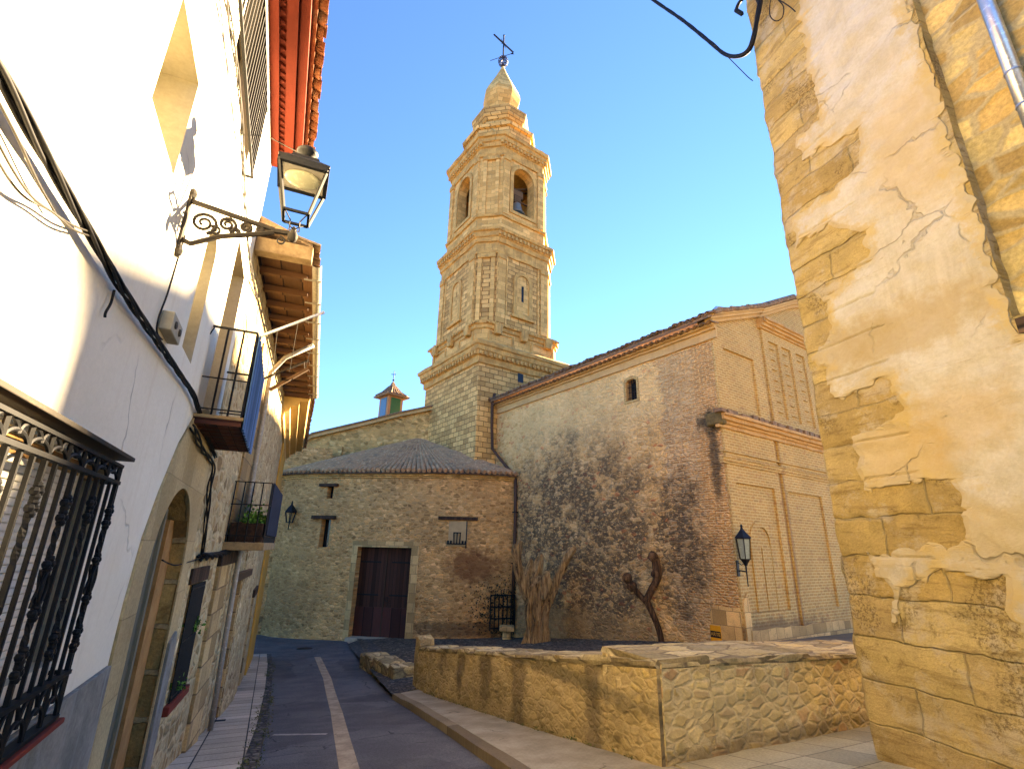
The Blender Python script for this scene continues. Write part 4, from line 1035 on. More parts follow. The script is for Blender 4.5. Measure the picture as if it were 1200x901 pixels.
TB = Fr(TC-FW.n*hB_, 55, -1); TX = Fr(TC+FD*hA_, -35.07, 1)
for fr, h in ((TR, hA_), (TL, hB_), (TB, hA_), (TX, hB_)): belfry_face(fr, h, fr in (TB, TX))
for sx, sy in ((-1, -1), (1, -1), (1, 1), (-1, 1)):
    a, b, c = hA_+bo, hB_+bo, 1.25
    mb = MB(TR); poly = [(sx*(a-c), sy*b), (sx*a, sy*(b-c)), (sx*(a-.7), sy*(b-c)), (sx*(a-c), sy*(b-.7))]
    mb.rings([[TC+FD*x+SD*y+V((0, 0, z)) for x, y in poly] for z in (bz0_, bz1_)]); mb.build('belfry_corner', m_ashT2, tw)
    m1 = [(sx*(a-c)+(-sx)*.0, sy*b)]
stack('belfry_ceiling', m_trim, [(27.6, -.45, 1.25), (27.75, -.45, 1.25)])
stack('belfry_cornice', m_trim, [(27.3, -.23, 1.25), (27.32, -.14, 1.28), (27.5, -.11, 1.28), (27.52, -.2, 1.25), (28.1, -.2, 1.25), (28.15, -.1, 1.28), (28.45, -.06, 1.3), (28.5, .04, 1.35), (28.8, .08, 1.4), (28.85, .2, 1.45), (29.1, .24, 1.5), (29.35, -.2, 1.6), (29.35, -.8, 1.6)])
for sx, sy in ((-1, -1), (1, -1), (1, 1), (-1, 1)):
    p = TC+FD*(sx*(hA_-.75))+SD*(sy*(hB_-.75))+V((0, 0, 28.9)); 
    mb = MB(TR); mb.lathe(p, [(.16, 0), (.16, .25), (.1, .3), (.2, .5), (.16, .68), (.05, .85), (.0, 1.0)], 8); mb.build('corner_finial', m_trim, tw)
def octo(h, z, sq_=1.0):
    c = h*.62; pts = [(-h+c, -h), (h-c, -h), (h, -h+c), (h, h-c), (h-c, h), (-h+c, h), (-h, h-c), (-h, -h+c)]
    return [TC+FD*x*.97+SD*y*1.03+V((0, 0, z)) for x, y in pts]
def ostack(name, mat, pr): mb = MB(TR); mb.rings([octo(h, z) for z, h in pr]); return mb.build(name, mat, tw)
ostack('attic', m_ashT, [(29.2, 2.75), (31.0, 2.75), (31.05, 2.95), (31.3, 3.0), (31.55, 2.5), (31.8, 2.2)])
ostack('attic_drum', m_ashT, [(31.5, 1.95), (32.6, 1.95), (32.65, 2.05), (33.0, 2.25), (33.5, 2.35), (33.7, 2.35), (34.2, 1.75), (34.7, 1.35)])
mb = MB(TR); mb.rings([[TC+V((h*math.cos(t*math.pi/4+.6), h*math.sin(t*math.pi/4+.6), z)) for t in range(8)] for z, h in ((34.4, 1.35), (35.0, 1.22), (35.3, 1.28), (35.9, 1.5), (36.4, 1.62), (36.8, 1.6), (37.4, 1.38), (38.2, 1.02), (39.0, .66), (39.8, .34), (40.3, .16), (40.5, .08))]); mb.build('bulb_spire', m_ashT2, tw)
# downpipe in the corner with the tower
dp = thing('church_downpipe', SW.pt(12.6, -4, .1), 'dark rusty downpipe between chapel and church wing, with a dog leg', 'downpipe')
mb = MB(SW)
P_ = [TR.pt(*TR.px(x, y, .14), .14) for x, y in ((580, 461), (577, 470), (576.5, 500), (577, 526))]
for (x, y) in ((592, 545), (604, 558), (604, 600), (603, 650), (601, 700)):
    uu, zz = SW.px(x, y, .12); P_.append(SW.pt(uu, zz, .12))
mb.tube(P_, .085, 8); mb.build('pipe', metal('rusty_pipe', (.06, .035, .025), .7), dp, smooth=True)
mb = MB(SW)
for (x, y) in ((577, 500), (604, 600), (603, 660)):
    uu, zz = SW.px(x, y, .1); mb.box(uu-.12, uu+.12, zz-.03, zz+.03, 0.001, .22)
dpc = mb.build('pipe_clips', m_iron, dp)
dpc['kind'] = 'stuff'; del dpc['kind']

# carved detail: dentils, pedestal panels and corner pilasters
for fr, h in ((TR, hA_), (TL, hB_)):
    for z0, z1, o_, dep, hw_ in ((11.2, 11.42, .27, .13, h+.2), (20.2, 20.45, .17, .13, h-1.0), (28.2, 28.42, -.08, .12, h-1.1), (13.5, 13.62, .19, .07, h-.3)):
        mb = MB(fr); u = -hw_
        while u < hw_: mb.box(u, u+.16, z0, z1, o_-.05, o_+dep); u += .34
        mb.build('dentil_course', m_trim, tw)
    for c_ in (-h*.5, h*.5):
        mb = MB(fr); mb.slab(rect(c_-.95, c_+.95, 12.3, 13.1), -.07, .02, [rect(c_-.8, c_+.8, 12.42, 12.98)]); mb.build('pedestal_panel', m_trim, tw)
    for c_ in (-.62*h, 0, .62*h):
        mb = MB(fr); mb.slab([(c_-.22, 12.9), (c_+.22, 12.9), (c_+.3, 13.45), (c_, 13.75), (c_-.3, 13.45)], .0, .28); mb.build('corbel', m_trim, tw, bevel=.04)
for sx, sy in ((-1, -1), (-1, 1), (1, -1)):
    n_ = (FD*sx+SD*sy).normalized()
    for off_, ch2, z0, z1 in ((-.12, 1.05, 13.85, 18.9), (bo, 1.25, 22.35, 27.3)):
        o_ = TC+FD*(sx*(hA_+off_-ch2/2))+SD*(sy*(hB_+off_-ch2/2)); az2 = math.degrees(math.atan2(n_.x, n_.y))+90; fr = Fr(o_, az2, 1)
        if fr.n.dot(n_) < 0: fr = Fr(o_, az2, -1)
        for c_ in (-.46, .46):
            mb = MB(fr); mb.box(c_-.13, c_+.13, z0, z1, -.03, .09); mb.build('pilaster', m_ashT2, tw)
        mb = MB(fr); mb.box(-.64, .64, z1-.32, z1-.02, -.03, .17); mb.build('capital', m_trim, tw, bevel=.03)
# bells
def bell(fr, d, z, r, name_label):
    c = fr.pt(-.05, z, d); b_ = thing('bell', c, name_label, 'bell')
    pr = [(1.0*r, 0), (1.02*r, .04), (.86*r, .25*r), (.7*r, .6*r), (.62*r, 1.1*r), (.55*r, 1.4*r), (.34*r, 1.6*r), (.0, 1.66*r)]
    mb = MB(fr); mb.lathe(c, pr+[(.0, 1.5*r), (.5*r, 1.3*r), (.8*r, .3*r), (.94*r, 0)], 20); mb.build('bell_body', metal('bronze', (.17, .18, .17), .45, .3), b_, smooth=True)
    mb = MB(fr); mb.bar(fr.pt(-.05, z+.5*r, d), fr.pt(-.05, z-.12, d), .06); mb.lathe(fr.pt(-.05, z-.1, d), [(0, -.09), (.08, -.05), (.09, 0), (.05, .08), (0, .1)], 8); mb.build('clapper', m_iron, b_)
    mb = MB(fr); mb.box(-.5*r-.05, .5*r-.05, z+1.6*r, z+1.6*r+.75, d-.16, d+.16); mb.box(-.8*r-.05, .8*r-.05, z+1.6*r+.5, z+1.6*r+1.2, d-.14, d+.14)
    mb.bar(fr.pt(-.95, z+1.7*r+.2, d), fr.pt(.95, z+1.7*r+.2, d), .12); mb.build('headstock', m_beam, b_, bevel=.03)
bell(TR, -1.0, 23.4, .62, 'greenish bronze bell under a timber headstock in the right belfry arch'); bell(TL, -1.35, 23.4, .5, 'smaller half hidden bell in the left belfry arch')
mb = MB(TR)
for k in range(5): mb.bar(TR.pt(-1.5+.3*k, 25.2+.3*(k % 3), bo-1.2-.3*k), TR.pt(1.5-.2*k, 26.6-.25*(k % 4), bo-1.0-.3*k), .14)
bf = mb.build('bell_frame', m_beam, tw)
# iron ball, vane and cross
cr = thing('tower_cross', TC+V((0, 0, 40.4)), 'black iron cross with openwork ball and arrow vane on top of the tower', 'cross')
T0 = TC+V((0, 0, 40.4)); CRF = Fr(TC, 100, 1)
mb = MB(CRF); mb.tube([T0, T0+V((0, 0, 3.6))], .06, 7); mb.build('mast', m_iron, cr)
mb = MB(CRF)
for k in range(6):
    a_ = math.pi*k/6; mb.tube([T0+V((.42*math.cos(a_)*math.sin(t), .42*math.sin(a_)*math.sin(t), .75-.5*math.cos(t))) for t in [j*math.pi/8 for j in range(17)]], .03, 5)
for zz, r in ((.5, .37), (.75, .42), (1.0, .37)): mb.tube([T0+V((r*math.cos(t), r*math.sin(t), zz)) for t in [j*math.pi/8 for j in range(17)]], .03, 5)
mb.build('ball', metal('ball_iron', (.03, .03, .06), .5), cr)
mb = MB(CRF); cc_ = T0+V((0, 0, 2.9)); ar = V((.72, .69, 0)).normalized()
mb.bar(cc_-ar*1.15, cc_+ar*1.15, .10); mb.bar(T0+V((0, 0, 1.6)), T0+V((0, 0, 3.9)), .10)
for s_ in (-1, 1): mb.lathe(cc_+ar*s_*1.15, [(0, -.1), (.09, 0), (0, .1)], 6)
for a_ in (45, 135): d_ = (ar*math.cos(R(a_))+V((0, 0, 1))*math.sin(R(a_))); mb.bar(cc_-d_*.42, cc_+d_*.42, .03)
mb.lathe(T0+V((0, 0, 3.9)), [(0, -.1), (.1, 0), (0, .12)], 6); mb.build('cross', m_iron, cr)
mb = MB(CRF); zz = T0+V((0, 0, 1.35)); dv = V((.93, -.35, .0)).normalized(); mb.bar(zz-dv*1.25, zz+dv*.9, .035)
i = mb.add([zz+dv*.6+V((0, 0, .0)), zz+dv*1.05+V((0, 0, .2)), zz+dv*.95, zz+dv*1.05-V((0, 0, .2))]); mb.q.append([i, i+1, i+2, i+3]); mb.build('vane', m_iron, cr)

# ---- rounded chapel with barn door
EVZ = 3.68
cpx = [(-24.6, 33.6), (-23.6, 32.3), (-22.6, 31.3), (-20.1, 30.2), (-17.0, 29.3), (-13.9, 28.5), (-9.3, 27.7), (-5, 27.4), (-1.5, 27.6), (.6, 27.95)]
def smooth_pts(ps, n):
    out = []
    for i in range(len(ps)-1):
        p0, p1, p2, p3 = ps[max(i-1, 0)], ps[i], ps[i+1], ps[min(i+2, len(ps)-1)]
        for j in range(n):
            t = j/n; out.append(.5*((2*p1)+(p2-p0)*t+(2*p0-5*p1+4*p2-p3)*t*t+(3*p1-p0-3*p2+p3)*t**3))
    out.append(ps[-1]); return out
CP = smooth_pts([vec(a)*r for a, r in cpx], 8)
arcl = [0]
for p, q in zip(CP, CP[1:]): arcl.append(arcl[-1]+(q-p).length)
def cp_at(s, d=0):
    s = max(0, min(arcl[-1]-1e-4, s)); i = max(k for k in range(len(arcl)) if arcl[k] <= s); i = min(i, len(CP)-2)
    t = (s-arcl[i])/(arcl[i+1]-arcl[i]); p = CP[i].lerp(CP[i+1], t); tg = (CP[i+1]-CP[i]).normalized(); return p+V((tg.y, -tg.x, 0))*d
def cp_s(x, y):
    d = ray(x, y); best = min(range(2000), key=lambda k: abs(math.atan2(*cp_at(arcl[-1]*k/2000)[:2])-math.atan2(d.x, d.y))); return arcl[-1]*best/2000
def cp_z(s, x, y): return zcol(cp_at(s), x, y)
cpl = thing('chapel', cp_at(arcl[-1]/2)+V((0, 0, -4.4)), 'low rounded rubble annex with brown barn door and fan shaped tile roof', 'chapel')
dS0, dS1 = cp_s(413, 700), cp_s(478, 700); dz0, dz1 = -4.36, cp_z((dS0+dS1)/2, 446, 641)
smid = cp_s(500, 650)
cuv = lambda q, n: None
# wall as a curved grid with openings
wins = []
def opx(x0, x1, y0, y1):
    a, b = cp_s(x0, (y0+y1)/2), cp_s(x1, (y0+y1)/2); m = (a+b)/2; return (a, b, cp_z(m, (x0+x1)/2, y1), cp_z(m, (x0+x1)/2, y0))
wins = [opx(383.5, 390.5, 569, 584), opx(375, 386, 608, 641), (dS0, dS1, -6, dz1)]
def curved(name, mat, s0, s1, z0, z1, d, parent, holes=(), depth=.45, ns=70):
    ss = sorted({s0+(s1-s0)*k/ns for k in range(ns+1)} | {h[i] for h in holes for i in (0, 1)})
    zs = sorted({z0+(z1-z0)*k/12 for k in range(13)} | {h[i] for h in holes for i in (2, 3) if z0 < h[i] < z1})
    mb = MB(WORLD); uvs = {}
    def vert(s, z, dd): p = cp_at(s, dd)+V((0, 0, z)); uvs[(round(p.x, 3), round(p.y, 3))] = s; return p
    inside = lambda s, z: any(h[0]-1e-6 < s < h[1]+1e-6 and h[2]-1e-6 < z < h[3]+1e-6 for h in holes)
    for a, b in zip(ss, ss[1:]):
        if b-a < 1e-6: continue
        for c, e in zip(zs, zs[1:]):
            if inside((a+b)/2, (c+e)/2): continue
            mb.face([vert(a, c, d), vert(b, c, d), vert(b, e, d), vert(a, e, d)])
    for h in holes:
        a, b, c, e = h; c = max(c, z0)
        for k in range(6):
            f0, f1 = a+(b-a)*k/6, a+(b-a)*(k+1)/6
            mb.face([vert(f0, e, d), vert(f1, e, d), vert(f1, e, d-depth), vert(f0, e, d-depth)]); mb.face([vert(f0, c, d), vert(f1, c, d), vert(f1, c, d-depth), vert(f0, c, d-depth)])
        for f in (a, b): mb.face([vert(f, c, d), vert(f, e, d), vert(f, e, d-depth), vert(f, c, d-depth)])
    def uvf(q, n): return (uvs.get((round(q.x, 3), round(q.y, 3)), 0)-smid, q.z) if abs(n.z) < .8 else (q.x, q.y)
    return mb.build(name, mat, parent, uvf=uvf)
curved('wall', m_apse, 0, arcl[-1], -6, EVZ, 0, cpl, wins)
# dressed stone door frame
fo = .30
curved('door_frame', m_frame_st, dS0-fo, dS1+fo+.1, -6, dz1+.30, .02, cpl, [(dS0, dS1, -7, dz1)], .05, 10)
def curved_panel(name, mat, s0, s1, z0, z1, d, parent, ns=8): return curved(name, mat, s0, s1, z0, z1, d, parent, (), 0, ns)
dpnl = MB(Fr(cp_at(dS0, -.42), math.degrees(math.atan2(*(cp_at(dS1)-cp_at(dS0))[:2])), 1)); wd_ = (cp_at(dS1)-cp_at(dS0)).length
dpnl.box(-.2, wd_+.2, dz0-.3, dz1+.2, -.06, 0); bdoor = dpnl.build('barn_door', m_door, cpl)
mb = MB(dpnl.f); mb.box(-.1, wd_+.1, dz0-.02, dz0+1.35, .002, .03); mb.build('kick_boards', wood('door_lower', (.035, .012, .01), (.09, .03, .022), .5), bdoor)
for z_ in (dz0+1.9, dz0+3.5):
    for a_, b_ in ((.02, wd_*.4), (wd_*.6, wd_-.02)):
        mb = MB(dpnl.f); mb.box(a_, b_, z_, z_+.07, .002, .02); mb.build('strap_hinge', m_iron, bdoor)
mb = MB(dpnl.f); mb.tube([mb.P(wd_/2+.2+.09*math.cos(t*.5236), dz0+1.75+.09*math.sin(t*.5236), .05) for t in range(13)], .015, 6); mb.build('ring_handle', m_iron, bdoor)
mb = MB(dpnl.f); mb.box(wd_/2-.03, wd_/2+.03, dz0, dz1+.1, .002, .035); mb.build('door_rebate', m_brown, bdoor)
mb = MB(dpnl.f); mb.box(-.1, wd_+.15, dz0-.4, dz0-.02, -.3, .62); mb.build('door_step', m_conc, cpl, bevel=.02)
for h in wins[:2]:
    curved_panel('slit_window', m_glass, h[0]-.05, h[1]+.05, h[2]-.05, h[3]+.05, -.4, cpl)
def lintel(x0, x1, y, hgt, parent=cpl):
    a, b = cp_s(x0, y), cp_s(x1, y); z = cp_z((a+b)/2, (x0+x1)/2, y); A_, B_ = cp_at(a, .05), cp_at(b, .05)
    mb = MB(WORLD); mb.bar(A_+V((0, 0, z)), B_+V((0, 0, z)), .3, hgt); return mb.build('timber_lintel', m_brown, parent, bevel=.02)
lintel(376, 397, 568.5, .16); lintel(367, 394, 606, .18); lintel(514, 560, 607.3, .17)
bw = opx(525.5, 546.5, 610, 640)
curved_panel('blocked_window', plaster('blocked_infill', (.46, .34, .18), (.40, .29, .15), 3), bw[0], bw[1], bw[2], bw[3], .012, cpl)
curved_panel('blocked_window_joint', m_glass, bw[1]-.02, bw[1]+.04, bw[2]-.1, bw[3], .014, cpl)
# little iron candle bracket below it
ib = thing('iron_bracket', cp_at((bw[0]+bw[1])/2, .1)+V((0, 0, bw[2])), 'small black wrought iron rack fixed below the blocked window', 'iron rack')
mb = MB(WORLD); sm_ = (bw[0]+bw[1])/2; zc_ = bw[2]
tg = (cp_at(sm_+.1)-cp_at(sm_-.1)).normalized(); nn = V((tg.y, -tg.x, 0)); c0 = cp_at(sm_, .14)+V((0, 0, zc_+.12))
mb.bar(c0-tg*.5, c0+tg*.5, .06)
for k in (-.45, -.3, .3, .45): mb.tube([c0+tg*k, c0+tg*k+V((0, 0, .16))], .05, 6)
for k in (-.14, 0, .14): mb.tube([c0+tg*k, c0+tg*(k*1.2)+V((0, 0, .55))], .03, 6)
mb.bar(c0-tg*.2+V((0, 0, .55)), c0+tg*.2+V((0, 0, .55)), .05)
for k in (-.4, .4): mb.bar(c0+tg*k, c0+tg*k-nn*.14, .04)
mb.build('rack', m_iron, ib)
# fan roof
apx = athz(491, 517, 33.2); AZ = apx.z
over = .42
mb = MB(WORLD); N_ = 96; E_ = []; 
for k in range(N_+1):
    s = arcl[-1]*k/N_; p = cp_at(s, over); E_.append(V((p.x, p.y, EVZ+.02)))
# roof ridge runs from apex to the right along the tower
def hub(k): return apx
def hub_old(k): f = k/N_; return apx.lerp(V((apx.x+4.6*1.0, apx.y-5.2, EVZ+1.75)), max(0, (f-.58)/.42)**1.0) if f > .58 else apx
for k in range(N_):
    for h in (0, .09):
        if (hub(k)-hub(k+1)).length < 1e-4: mb.face([E_[k]+V((0, 0, h)), E_[k+1]+V((0, 0, h)), hub(k)+V((0, 0, h))])
        else: mb.face([E_[k]+V((0, 0, h)), E_[k+1]+V((0, 0, h)), hub(k+1)+V((0, 0, h)), hub(k)+V((0, 0, h))])
    mb.face([E_[k], E_[k+1], E_[k+1]+V((0, 0, .09)), E_[k]+V((0, 0, .09))])
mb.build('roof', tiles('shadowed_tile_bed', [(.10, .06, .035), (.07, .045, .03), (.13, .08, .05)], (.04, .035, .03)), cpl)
random.seed(11)
mb = MB(WORLD); NT_ = 54
for k in range(NT_):
    s = arcl[-1]*(k+.5)/NT_; p = cp_at(s, over+.06+random.uniform(-.04, .04)); e = V((p.x, p.y, EVZ+.16)); h = hub(N_*(k+.5)/NT_)+V((0, 0, .14))
    # drop every second course near the hub so tiles do not pile up
    stop = [.97, .55, .80, .55][k % 4] if hub(N_*(k+.5)/NT_) == apx else .97
    nseg = 16
    pts = [e.lerp(h, stop*j/nseg)+V((0, 0, .03*math.sin(j*2.1+k)*.6)) for j in range(nseg+1)]
    mb.tube(pts, [.115+.016*(j % 2) for j in range(nseg+1)], 7)
mb.build('roof_tiles', tiles('chapel_tile', [(.50, .29, .14), (.36, .20, .10), (.64, .42, .22)], (.18, .13, .08)), cpl)
mb = MB(WORLD); mb.rings([[cp_at(arcl[-1]*k/60, d)+V((0, 0, z)) for k in range(61)] for d, z in ((.0, EVZ-.20), (.08, EVZ-.18), (.10, EVZ-.10), (.2, EVZ-.08), (.22, EVZ-.02), (.36, EVZ+.01))], closed=False)
mb.build('eave_corbel', m_nave, cpl)

# ---- taller nave behind, reaching left behind the houses
NF = Fr(athz(430, 520, 34.5), 78, 1)
nv = thing('nave', NF.pt(0, -4), 'rubble stone church nave wall with sloping roofline behind the rounded chapel', 'church')
pn = [NF.px(x, y) for x, y in ((350, 520), (366, 510), (430, 495), (470, 485), (500, 477))]
dx_ = pn[-1][0]+1.5
outl = [(pn[0][0]-9, -6), (dx_, -6), (dx_, pn[-1][1]+.2), *[(p[0], p[1]-.12) for p in pn[::-1]], (pn[0][0]-9, pn[0][1]-1.6)]
mb = MB(NF); mb.slab(outl, -6, 0); mb.build('wall', m_nave, nv)
mb = MB(NF)
top = [(p[0], p[1]) for p in pn]; top[-1] = (dx_, pn[-1][1]+.32); top = [(pn[0][0]-.3, pn[0][1]-.1)]+top
lo_ = [(a, b-.22) for a, b in top]
mb.slab([*lo_, *top[::-1]], -6.2, .30); mb.build('verge', m_step, nv)
mb = MB(NF); tp = [(a, b+.1) for a, b in top]; mb.slab([*[(a, b+.002) for a, b in top], *tp[::-1]], -6.4, .42); mb.build('roof', m_roof, nv)
mb = MB(NF); pb = NF.px(371, 555)[0]; mb.box(NF.px(366, 540)[0], NF.px(400, 540)[0], -6, NF.px(380, 512)[1]-.6, .01, .5); mb.build('buttress', m_nave, nv)
# wall that closes the street at the far left
FL = Fr(vec(-21.5)*32.6, 66, 1)
fw = thing('end_wall', FL.pt(0, -4.5), 'shaded rubble stone wall closing the street left of the rounded chapel', 'wall')
uL = FL.px(285, 650)[0]; uR = FL.px(352, 650)[0]+1
zt_ = FL.px(345, 522)[1]
mb = MB(FL); mb.slab([(uL-8, -6), (uR, -6), (uR, zt_), (uL-8, zt_)], -1.5, 0); mb.build('masonry', m_apse, fw)
# cupola
cu = thing('cupola', athz(457, 488, 37.5), 'small cupola with tiled pyramid roof, green and blue panes behind the nave', 'cupola')
cc0 = athz(457, 486, 37.5); CF = Fr(cc0, 45, 1); s_ = .85
px_h = zcol(cc0, 457, 466)
def sqr(h, z): return [V((cc0.x, cc0.y, z))+CF.a*(a*h)+CF.n*(b*h) for a, b in ((-1,-1), (1,-1), (1,1), (-1,1))]
zb_ = cc0.z-1.5
mb = MB(CF); mb.rings([sqr(.62, zb_), sqr(.62, px_h-.0)]); mb.build('body', plaster('cupola_render', (.42, .24, .12), (.36, .2, .1), 2), cu)
m_gr = metal('green_pane', (.01, .11, .05), .3); m_bl = metal('blue_pane', (.06, .16, .26), .25)
for fr_, mt in ((Fr(cc0+CF.n*.62, 45, 1), m_gr), (Fr(cc0-CF.a*.62, -45, -1), m_bl)):
    mb = MB(fr_); mb.box(-.4, .4, cc0.z-.2, px_h-.15, .002, .03); mb.build('pane', mt, cu)
mb = MB(CF); mb.rings([sqr(.96, px_h-.05), sqr(.98, px_h+.05), sqr(.5, px_h+.45), sqr(.18, px_h+.9), sqr(.10, px_h+1.15), sqr(.02, px_h+1.3)]); mb.build('roof', m_terra if False else tiles('cupola_tile', [(.26, .17, .09), (.18, .12, .07), (.32, .22, .12)]), cu)
mb = MB(CF)
for k in range(4):
    for f in (-.7, -.35, 0, .35, .7):
        A0_, A1_ = sqr(.98, px_h+.08), sqr(.2, px_h+.88); e = A0_[k].lerp(A0_[(k+1) % 4], .5+f/2); h = A1_[k].lerp(A1_[(k+1) % 4], .5+f/2); mb.tube([e, e.lerp(h, .5)-V((0, 0, .1)), h], .07, 6)
mb.build('ridge_tiles', m_roof, cu)
mb = MB(CF); t0 = V((cc0.x, cc0.y, px_h+1.25)); mb.tube([t0, t0+V((0, 0, .9))], .03, 6); mb.bar(t0+V((-.2, 0, .62)), t0+V((.2, 0, .62)), .045); mb.lathe(t0+V((0, 0, .15)), [(0, -.1), (.1, 0), (0, .1)], 7); mb.build('finial', m_iron, cu)
# small wall lamp on the end wall
wl = thing('wall_lantern', athz(339, 610, 30.5), 'small black wall lantern far off on the shaded end of the street', 'street lamp')
LQ = athz(339, 612, 31.0); WF = Fr(LQ, 66, 1); wz = LQ.z
mb = MB(WF)
hx = lambda r, z: [LQ+V((r*math.cos(k*math.pi/3), r*math.sin(k*math.pi/3), z)) for k in range(6)]
A_, B_ = hx(.17, .0), hx(.30, .55)
for k in range(6): mb.bar(A_[k], B_[k], .035); mb.bar(A_[k], A_[(k+1) % 6], .035); mb.bar(B_[k], B_[(k+1) % 6], .045)
mb.build('frame', m_iron, wl)
mb = MB(WF); mb.rings([hx(.34, .56), hx(.2, .78), hx(.06, .95), hx(.03, 1.15)]); mb.build('lantern_roof', m_iron, wl)
mb = MB(WF); mb.tube([LQ+V((0, 0, 0)), LQ+V((0, 0, -.2)), LQ-WF.n*.3+V((0, 0, -.35)), LQ-WF.n*1.6+V((0, 0, -.2))], .03, 6); mb.build('bracket', m_iron, wl)

# ---- wall lantern on the brick front
P = FW.pt(*FW.px(862, 655, .35), .35)
w2 = thing('facade_lantern', P, 'hexagonal glazed wall lantern with pointed roof and iron arm on the ochre brick front', 'street lamp')
uz, zz = FW.px(877, 677, .35)[0], 0
def fz(y): return FW.px(872, y, .38)[1]
ax_ = FW.px(872, 645, .40)[0]
c2 = FW.pt(ax_, 0, .40)
hx = lambda r, z: [c2+V((r*math.cos(k*math.pi/3+.2), r*math.sin(k*math.pi/3+.2), z)) for k in range(6)]
zl, zh, zt3 = fz(655), fz(631), fz(620)
A_, B_ = hx(.17, zl), hx(.235, zh)
mb = MB(FW)
for k in range(6): mb.bar(A_[k], B_[k], .028); mb.bar(A_[k], A_[(k+1) % 6], .03); mb.bar(B_[k], B_[(k+1) % 6], .035)
mb.rings([hx(.17, zl), hx(.07, zl-.14), hx(.05, zl-.2)]); mb.build('frame', m_lampiron, w2)
mb = MB(FW); mb.rings([hx(.158, zl+.01), hx(.222, zh-.01)]); mb.build('glass', metal('frosted_pane', (.22, .27, .24), .3), w2)
mb = MB(FW); mb.rings([hx(.29, zh+.01), hx(.27, zh+.05), hx(.15, zh+.17), hx(.05, zt3), hx(.03, zt3+.08)]); mb.lathe(c2+V((0, 0, zt3+.1)), [(0, -.06), (.05, 0), (0, .07)], 7); mb.build('lantern_roof', m_lampiron, w2)
mb = MB(FW); zb2 = zl-.38
mb.tube([c2+V((0, 0, zl-.15)), c2+V((0, 0, zb2-.45))], [.03, .014], 6)
mb.tube([c2+V((0, 0, zb2)), FW.pt(ax_, zb2+.02, .2), FW.pt(ax_, zb2, .1)], .025, 6); mb.box(ax_-.06, ax_+.06, zb2-.16, zb2+.34, .092, .13)
mb.tube([c2+V((0, 0, zl-.12)), FW.pt(ax_, zb2+.2, .25), FW.pt(ax_, zb2+.28, .12)], .014, 6); mb.build('arm', m_lampiron, w2)
# yellow notice board at the foot of the corner
sp = SW.px(839, 743, .06)
sgn = thing('notice_board', SW.pt(sp[0], sp[1], .06), 'small orange yellow sign with black lettering leaning at the foot of the church corner', 'sign')
mb = MB(SW); mb.box(sp[0]-.2, sp[0]+.2, sp[1]-.33, sp[1]+.27, .055, .075); mb.build('board', plaster('orange_board', (.62, .30, .02), (.58, .26, .02), 3), sgn, bevel=.005)
mb = MB(SW); mb.box(sp[0]-.19, sp[0]+.19, sp[1]-.1, sp[1]+.1, .076, .079)
mb.build('black_band', m_iron, sgn)
def text(name, body, fr, u, z, d, size, mat, parent, ext=.004, flip=-1):
    cu_ = bpy.data.curves.new(name, 'FONT'); cu_.body = body; cu_.size = size; cu_.extrude = ext; cu_.align_x = 'CENTER'; cu_.align_y = 'CENTER'
    o = bpy.data.objects.new(name, cu_); col.objects.link(o)
    x = fr.a*flip; m = Matrix((x, Z, x.cross(Z))).transposed().to_4x4(); p = fr.pt(u, z, d)-ROOT[parent.name]; m.translation = p
    o.parent = parent; o.matrix_parent_inverse = Matrix.Identity(4); o.matrix_local = m; cu_.materials.append(mat)
    bpy.context.view_layer.update(); me = bpy.data.meshes.new_from_object(o); o2 = bpy.data.objects.new(name, me); col.objects.link(o2); o2.parent = parent; o2.matrix_local = m; bpy.data.objects.remove(o); return o2
text('lettering', 'ARTE', SW, sp[0], sp[1], .082, .15, m_yel, sgn)

# ---- pollarded trees
def limb(mb, pts, rad, seed, n=14, gn=.18, sub=7):
    P = smooth_pts([V(p) for p in pts], sub); m = len(P)
    rr = [interp(k/(m-1)*(len(rad)-1), list(range(len(rad))), rad) for k in range(m)]
    rings = []; prev = None
    for k, p in enumerate(P):
        t = (P[min(k+1, m-1)]-P[max(k-1, 0)]).normalized(); u = V((1, 0, 0)) if prev is None else prev
        x = (u-t*u.dot(t)).normalized(); prev = x; y = t.cross(x); ring = []
        for j in range(n):
            a_ = 2*math.pi*j/n; g = 1+gn*math.sin(j*2.7+seed+k*.09)+gn*1.1*noise.noise(V((math.cos(a_)*2+seed, math.sin(a_)*2, k*.16)))*1.6
            ring.append(p+(x*math.cos(a_)+y*math.sin(a_))*rr[k]*g)
        rings.append(ring)
    mb.rings(rings)
def bark(name, c1, c2, c3):
    t = NT(name); g = t.n('ShaderNodeTexCoord').outputs['Object']
    a = t.noise(t.mapp(g, (1, 1, .12)), 7, 8, .75, dist=.8); b = t.noise(g, 3, 5, .6)
    c = t.ramp(a, [(.38, c1), (.5, c2), (.62, c3)]); c = t.mix(1, c, t.ramp(b, [(.3, (.7,)*3), (.7, (1.2,)*3)]), 'MULTIPLY')
    return t.done(c, .95, t.bump(a, 1, .12))
m_bark = bark('bark', (.045, .025, .012), (.34, .21, .09), (.52, .35, .16)); m_bark2 = bark('dark_bark', (.015, .011, .008), (.09, .05, .025), (.22, .12, .06))
def tpt(x, y, r): return athz(x, y, r)
TRr = 24.0
tr1 = thing('pollarded_tree', tpt(630, 757, TRr), 'thick pollarded tree trunk with hacked back limbs beside the church downpipe', 'tree')
mb = MB(WORLD)
limb(mb, [tpt(629, 775, TRr), tpt(629, 750, TRr), tpt(629, 720, TRr), tpt(631, 696, TRr), tpt(634, 684, TRr), tpt(637, 677, TRr)], [.56, .48, .43, .40, .32, .16], 1, 26, .24)
